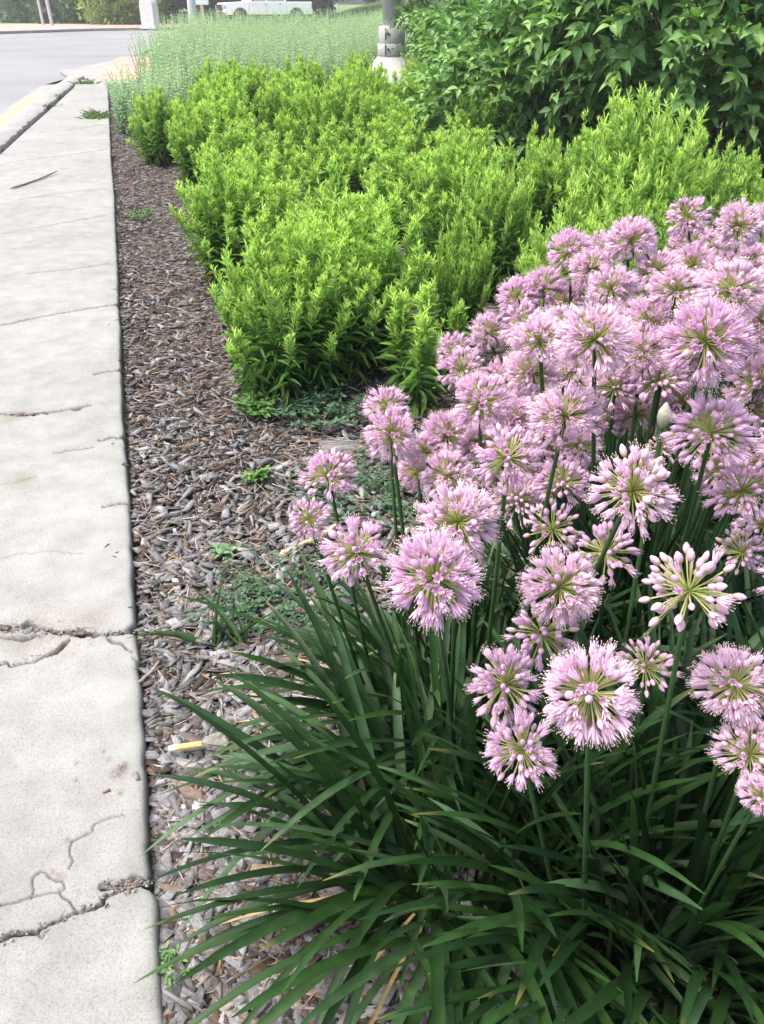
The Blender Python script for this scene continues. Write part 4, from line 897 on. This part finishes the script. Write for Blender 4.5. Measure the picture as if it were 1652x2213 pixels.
def pole(name, label, px, py, rad, h, mat, lean=0.0):
    g = G(px, py, -.1); o = empty(name, g); tag(o, label, 'pole')
    bm = bmesh.new(); lathe(bm, [(rad*1.9, 0), (rad*1.9, .03), (rad*1.02, .04)], k=16); bm_obj('base_plate', bm, M_STEELD, o, True)
    b = MB(); s = np.linspace(0, 1, 8)[:, None]; b.tube(np.hstack([lean*h*s, 0*s, .03+h*s]), np.linspace(rad, rad*.8, 8), (1, 1, 1), 16); b.build('shaft', mat, o)
    return o
pole('light_pole', 'pale grey pole rising from the sage beside the white pickup', 421, 76, .17, 7, M_STEEL)
pole('street_pole', 'thin pale pole by the far brick path, the leftmost of a pair', 95, 58, .07, 6, M_STEEL, -.035)
pole('street_pole', 'thin pale pole by the far brick path, the right one of the leftmost pair', 114, 58, .09, 6, M_STEEL, -.045)
pole('street_pole', 'very thin pole standing before the trees, left of the white pillar', 199, 56, .06, 5, M_STEEL, -.02)
pole('street_pole', 'slim grey pole on the grass slope between pickup and lamp post', 731, 34, .10, 6, M_STEEL)
def pillar():
    g = G(327, 60, -.03); o = empty('stone_pillar', g, -.25); tag(o, 'white stone pillar beside the far brick path', 'pillar')
    bm = bmesh.new(); prism(bm, [(-.36, 0), (.36, 0), (.34, 1.05), (.28, 1.13), (-.28, 1.13), (-.34, 1.05)], -.28, .28); bm_obj('shaft', bm, M_PILLAR, o, False, .03)
    bm = bmesh.new(); box(bm, -.42, .42, -.34, .34, -.05, .06); bm_obj('plinth', bm, M_PILLAR, o, False, .015)
pillar()
def sign_post():
    g = G(441, 64, -.1); o = empty('sign_post', g, .1); tag(o, 'white sign on a tan wooden post behind the pale grey pole', 'sign')
    bm = bmesh.new(); box(bm, -.07, .07, -.07, .07, 0, 1.0); bm_obj('post', bm, M_TAN, o)
    bm = bmesh.new(); box(bm, -.30, .34, -.05, .05, 1.0, 1.9); bm_obj('panel', bm, M_SIGN, o, False, .02)
sign_post()
def stone_wall():
    g = G(890, 92, -.1); o = empty('stone_wall', g); tag(o, 'low wall of pale stone blocks glimpsed between lamp post and shrub', 'wall')
    bm = bmesh.new(); r = random.Random(4)
    for row in range(4):
        x = -.42-(row % 2)*.2
        while x < 2.2:
            w = r.uniform(.4, .6); box(bm, max(x, -.42)+.006, x+w-.006, -.2+r.uniform(-.012, .012), .2, row*.30+.004, row*.30+.294); x += w
    bm_obj('blocks', bm, M_BLOCK, o, False, .01)
    bm = bmesh.new(); box(bm, -.48, 2.8, -.26, .26, 1.204, 1.30); bm_obj('coping', bm, M_STONE, o, False, .015)
stone_wall()

def pickup():
    Y0 = 53.0; g = at_depth(575, 45, 1.0); d = ray(575, 45); t = Y0/d[1]; x0 = d[0]*t
    o = empty('pickup_truck', (x0, Y0, .0), math.radians(24)); o.scale = (.88,)*3; tag(o, 'white crew cab pickup truck parked beyond the sage, facing left', 'pickup truck')
    # x runs nose (-) to tail (+); y across
    def arch(cx, r, z0): return [(cx+r*math.cos(a), max(z0, .40+r*math.sin(a))) for a in np.linspace(0, PI, 12)]
    low = [(-2.78, .48), (-2.86, .62), (-2.84, 1.02), (-2.70, 1.12), (-1.35, 1.18), (2.72, 1.18), (2.80, 1.14), (2.80, .55), (2.2, .50)]
    prof = low[:8]+[(2.80, .52)]+[p for p in arch(1.72, .47, .5)]+[p for p in arch(-1.85, .47, .5)]
    bm = bmesh.new(); prism(bm, prof, -.96, .96); bm_obj('body', bm, M_WHITE, o, False, .04)
    bm = bmesh.new(); prism(bm, [(-1.32, 1.17), (-.62, 1.82), (-.35, 1.88), (.75, 1.88), (1.02, 1.80), (1.18, 1.17)], -.80, .80); bm_obj('cab', bm, M_WHITE, o, False, .05)
    for sy in (-1, 1):
        for pts in ([(-1.02, 1.24), (-.55, 1.72), (-.28, 1.76), (-.20, 1.24)], [(-.10, 1.24), (-.14, 1.76), (.66, 1.76), (.86, 1.66), (.98, 1.24)]):
            bm = bmesh.new(); prism(bm, pts, sy*.80, sy*.812); bm_obj('side_window', bm, M_GLASS, o)
        bm = bmesh.new(); box(bm, -1.12, -.98, sy*.98, sy*1.16, 1.22, 1.42); bm_obj('mirror', bm, M_DARK, o, False, .02)
        for dx in (-.25, .72):
            bm = bmesh.new(); box(bm, dx-.12, dx+.06, sy*.965, sy*.985, 1.04, 1.075); bm_obj('door_handle', bm, M_CHROME, o, False, .006)
        for xx in (-1.28, -.15, 1.1):
            bm = bmesh.new(); box(bm, xx-.006, xx+.006, sy*.955, sy*.9625, .56, 1.15); bm_obj('door_seam', bm, M_DARK, o)
        bm = bmesh.new(); box(bm, -2.89, -2.70, sy*.66, sy*.97, .80, 1.00); bm_obj('headlight', bm, M_LENS, o, False, .02)
        bm = bmesh.new(); box(bm, 2.72, 2.82, sy*.80, sy*.975, .80, 1.12); bm_obj('tail_light', bm, M_RED, o, False, .015)
        for cx in (-1.85, 1.72):
            w = empty('wheel', (cx, 0, 0)); w.parent = o
            bm = bmesh.new(); lathe(bm, [(.24, sy*.72), (.38, sy*.71), (.40, sy*.76), (.40, sy*.92), (.38, sy*.965), (.27, sy*.97)], (0, 0, .40), 28, 'y'); bm_obj('tyre', bm, M_RUBBER, w, True)
            bm = bmesh.new(); lathe(bm, [(.265, sy*.90), (.265, sy*.972), (.22, sy*.955), (.08, sy*.955), (.06, sy*.975)], (0, 0, .40), 20, 'y'); bm_obj('rim', bm, M_CHROME, w, True)
    bm = bmesh.new(); prism(bm, [(-1.24, 1.262), (-.65, 1.81), (-.66, 1.82), (-1.262, 1.262)], -.70, .70); bm_obj('windscreen', bm, M_GLASS, o)
    bm = bmesh.new(); box(bm, -2.90, -2.80, -.64, .64, .70, 1.04); gr = bm_obj('grille', bm, M_DARK, o, False, .01)
    bm = bmesh.new()
    for yy in (-.56, -.19, .19, .56): box(bm, -2.925, -2.902, yy-.025, yy+.025, .70, 1.04)
    bm_obj('grille_bar', bm, M_CHROME, gr)
    bm = bmesh.new()
    for zz in (.73, .86, 1.0): box(bm, -2.94, -2.926, -.62, .62, zz-.018, zz+.018)
    bm_obj('grille_slat', bm, M_CHROME, gr)
    bm = bmesh.new(); box(bm, -2.98, -2.76, -.95, .95, .42, .66); bm_obj('front_bumper', bm, M_CHROME, o, False, .04)
    bm = bmesh.new(); box(bm, 2.81, 2.95, -.92, .92, .46, .66); bm_obj('rear_bumper', bm, M_CHROME, o, False, .03)
    bm = bmesh.new(); box(bm, 1.25, 2.70, -.80, .80, 1.181, 1.20); bm_obj('bed_cover', bm, M_DARK, o)
pickup()

def tree_mesh(seed, H, R, cols, n=5200, leaf=.34):
    r = np.random.default_rng(seed); tr = MB(); f = MB()
    s = np.linspace(0, 1, 9); tr.tube(np.stack([.25*np.sin(s*3+seed)*s, .2*np.cos(s*2+seed)*s, H*.85*s], 1), np.linspace(.20, .04, 9), (1, 1, 1), 9)
    cl = []
    for i in range(46):
        u = r.uniform(.02, 1); a = r.uniform(0, 6.28); w = R*(math.sin(PI*min(1, u*.82+.18))**.6)*math.sqrt(r.uniform(.15, 1)); cl.append((w*math.cos(a), w*math.sin(a), .25+u*(H-.4), R*r.uniform(.24, .42)))
        if i % 3 == 0:
            c = cl[-1]; q = np.linspace(0, 1, 5)[:, None]; b0 = np.array((0, 0, c[2]*.6)); tr.tube(b0+(np.array(c[:3])-b0)*q, np.linspace(.06, .015, 5), (1, 1, 1), 5, False)
    cl = np.array(cl); k = r.integers(0, len(cl), n); d = unit(r.normal(0, 1, (n, 3))); P = cl[k, :3]+d*(cl[k, 3]*r.uniform(.35, 1.0, n)**.5)[:, None]*np.array((1, 1, .75)); P[:, 2] = np.maximum(P[:, 2], .06)
    t = np.clip(r.uniform(0, 1, len(cl))[k]*.65+r.uniform(0, .35, n), 0, 1)
    T, F = leaf_template([.15, .5, .35, .0], .25, .25); L = leaf*r.uniform(.6, 1.3, n)
    f.inst(T, F, scaled(frames(unit(d+r.normal(0, .7, (n, 3))), r.normal(0, .8, n)), L*.6, L, L), P, lerp(cols[0], cols[1], t))
    return f.mesh('crown', M_TREE), tr.mesh('trunk', M_BARK)
DK = ((.025, .07, .025), (.06, .14, .045)); YG = ((.11, .22, .03), (.30, .44, .07)); GR = ((.045, .105, .045), (.10, .19, .08))
TM = {'dark': [tree_mesh(1, 7, 2.6, DK), tree_mesh(2, 8.5, 3.0, DK)], 'lime': [tree_mesh(3, 5, 2.2, YG, 5200, .26)], 'grey': [tree_mesh(4, 7.5, 3.0, GR), tree_mesh(5, 6, 2.6, GR)]}
def tree(px, y, kind, var, sc, label, z=-.15):
    d = ray(px, 30); x = d[0]*y/d[1]; o = empty('tree', (x, y, z), px*.7); o.scale = (sc,)*3; tag(o, label, 'tree', 'trees beyond the road')
    c, t = TM[kind][var]; link('crown', c, o); link('trunk', t, o)
tree(262, 53.5, 'lime', 0, 1.0, 'yellow-green leafy tree just left of the white pillar')
tree(300, 55.5, 'lime', 0, 1.1, 'second yellow-green tree, close behind the white pillar')
tree(215, 57, 'dark', 0, .9, 'dark green tree behind the thin pole left of the yellow-green trees')
tree(150, 60, 'grey', 0, 1.0, 'grey-green tree behind the pair of thin pale poles')
tree(75, 66, 'grey', 1, 1.0, 'faded grey-green tree, leftmost of the far row')
tree(20, 80, 'grey', 0, 1.1, 'distant faded tree at the left edge of the far row')
tree(378, 57, 'dark', 1, 1.0, 'very dark tree between the white pillar and the pale grey pole')
tree(455, 59, 'dark', 0, 1.1, 'dark tree behind the white sign left of the pickup')
tree(540, 63, 'dark', 1, 1.1, 'dark green tree behind the hood of the white pickup')
tree(620, 64, 'dark', 0, 1.2, 'dark green tree behind the cab of the white pickup')
tree(695, 66, 'dark', 1, 1.0, 'dark green tree rising behind the tail of the pickup')
tree(770, 74, 'grey', 0, 1.1, 'pale green tree at the top of the grass slope', 1.2)
tree(850, 78, 'dark', 0, 1.2, 'green tree on the slope behind the lamp post', 2.0)
tree(950, 72, 'dark', 1, 1.2, 'tall tree far behind the shrubs, right of the lamp post', 1.5)
tree(-60, 92, 'grey', 1, 1.2, 'faint tree beyond the left edge of the picture')

# ------------------------------------------------------------------ thin haze volume, added to fade the far background the way glare does
bm = bmesh.new(); box(bm, -160, 160, -30, 170, -1.2, 13.5)
hz, hn, hl, hp = new_mat('air'); hn.remove(hp)
pv = hn.new('ShaderNodeVolumePrincipled'); pv.inputs['Color'].default_value = (.95, .97, 1, 1); pv.inputs['Density'].default_value = 0.0018; pv.inputs['Anisotropy'].default_value = 0.2
hl.new(pv.outputs[0], hn['Material Output'].inputs['Volume'])
o = bm_obj('haze', bm, hz); o['kind'] = 'stuff'
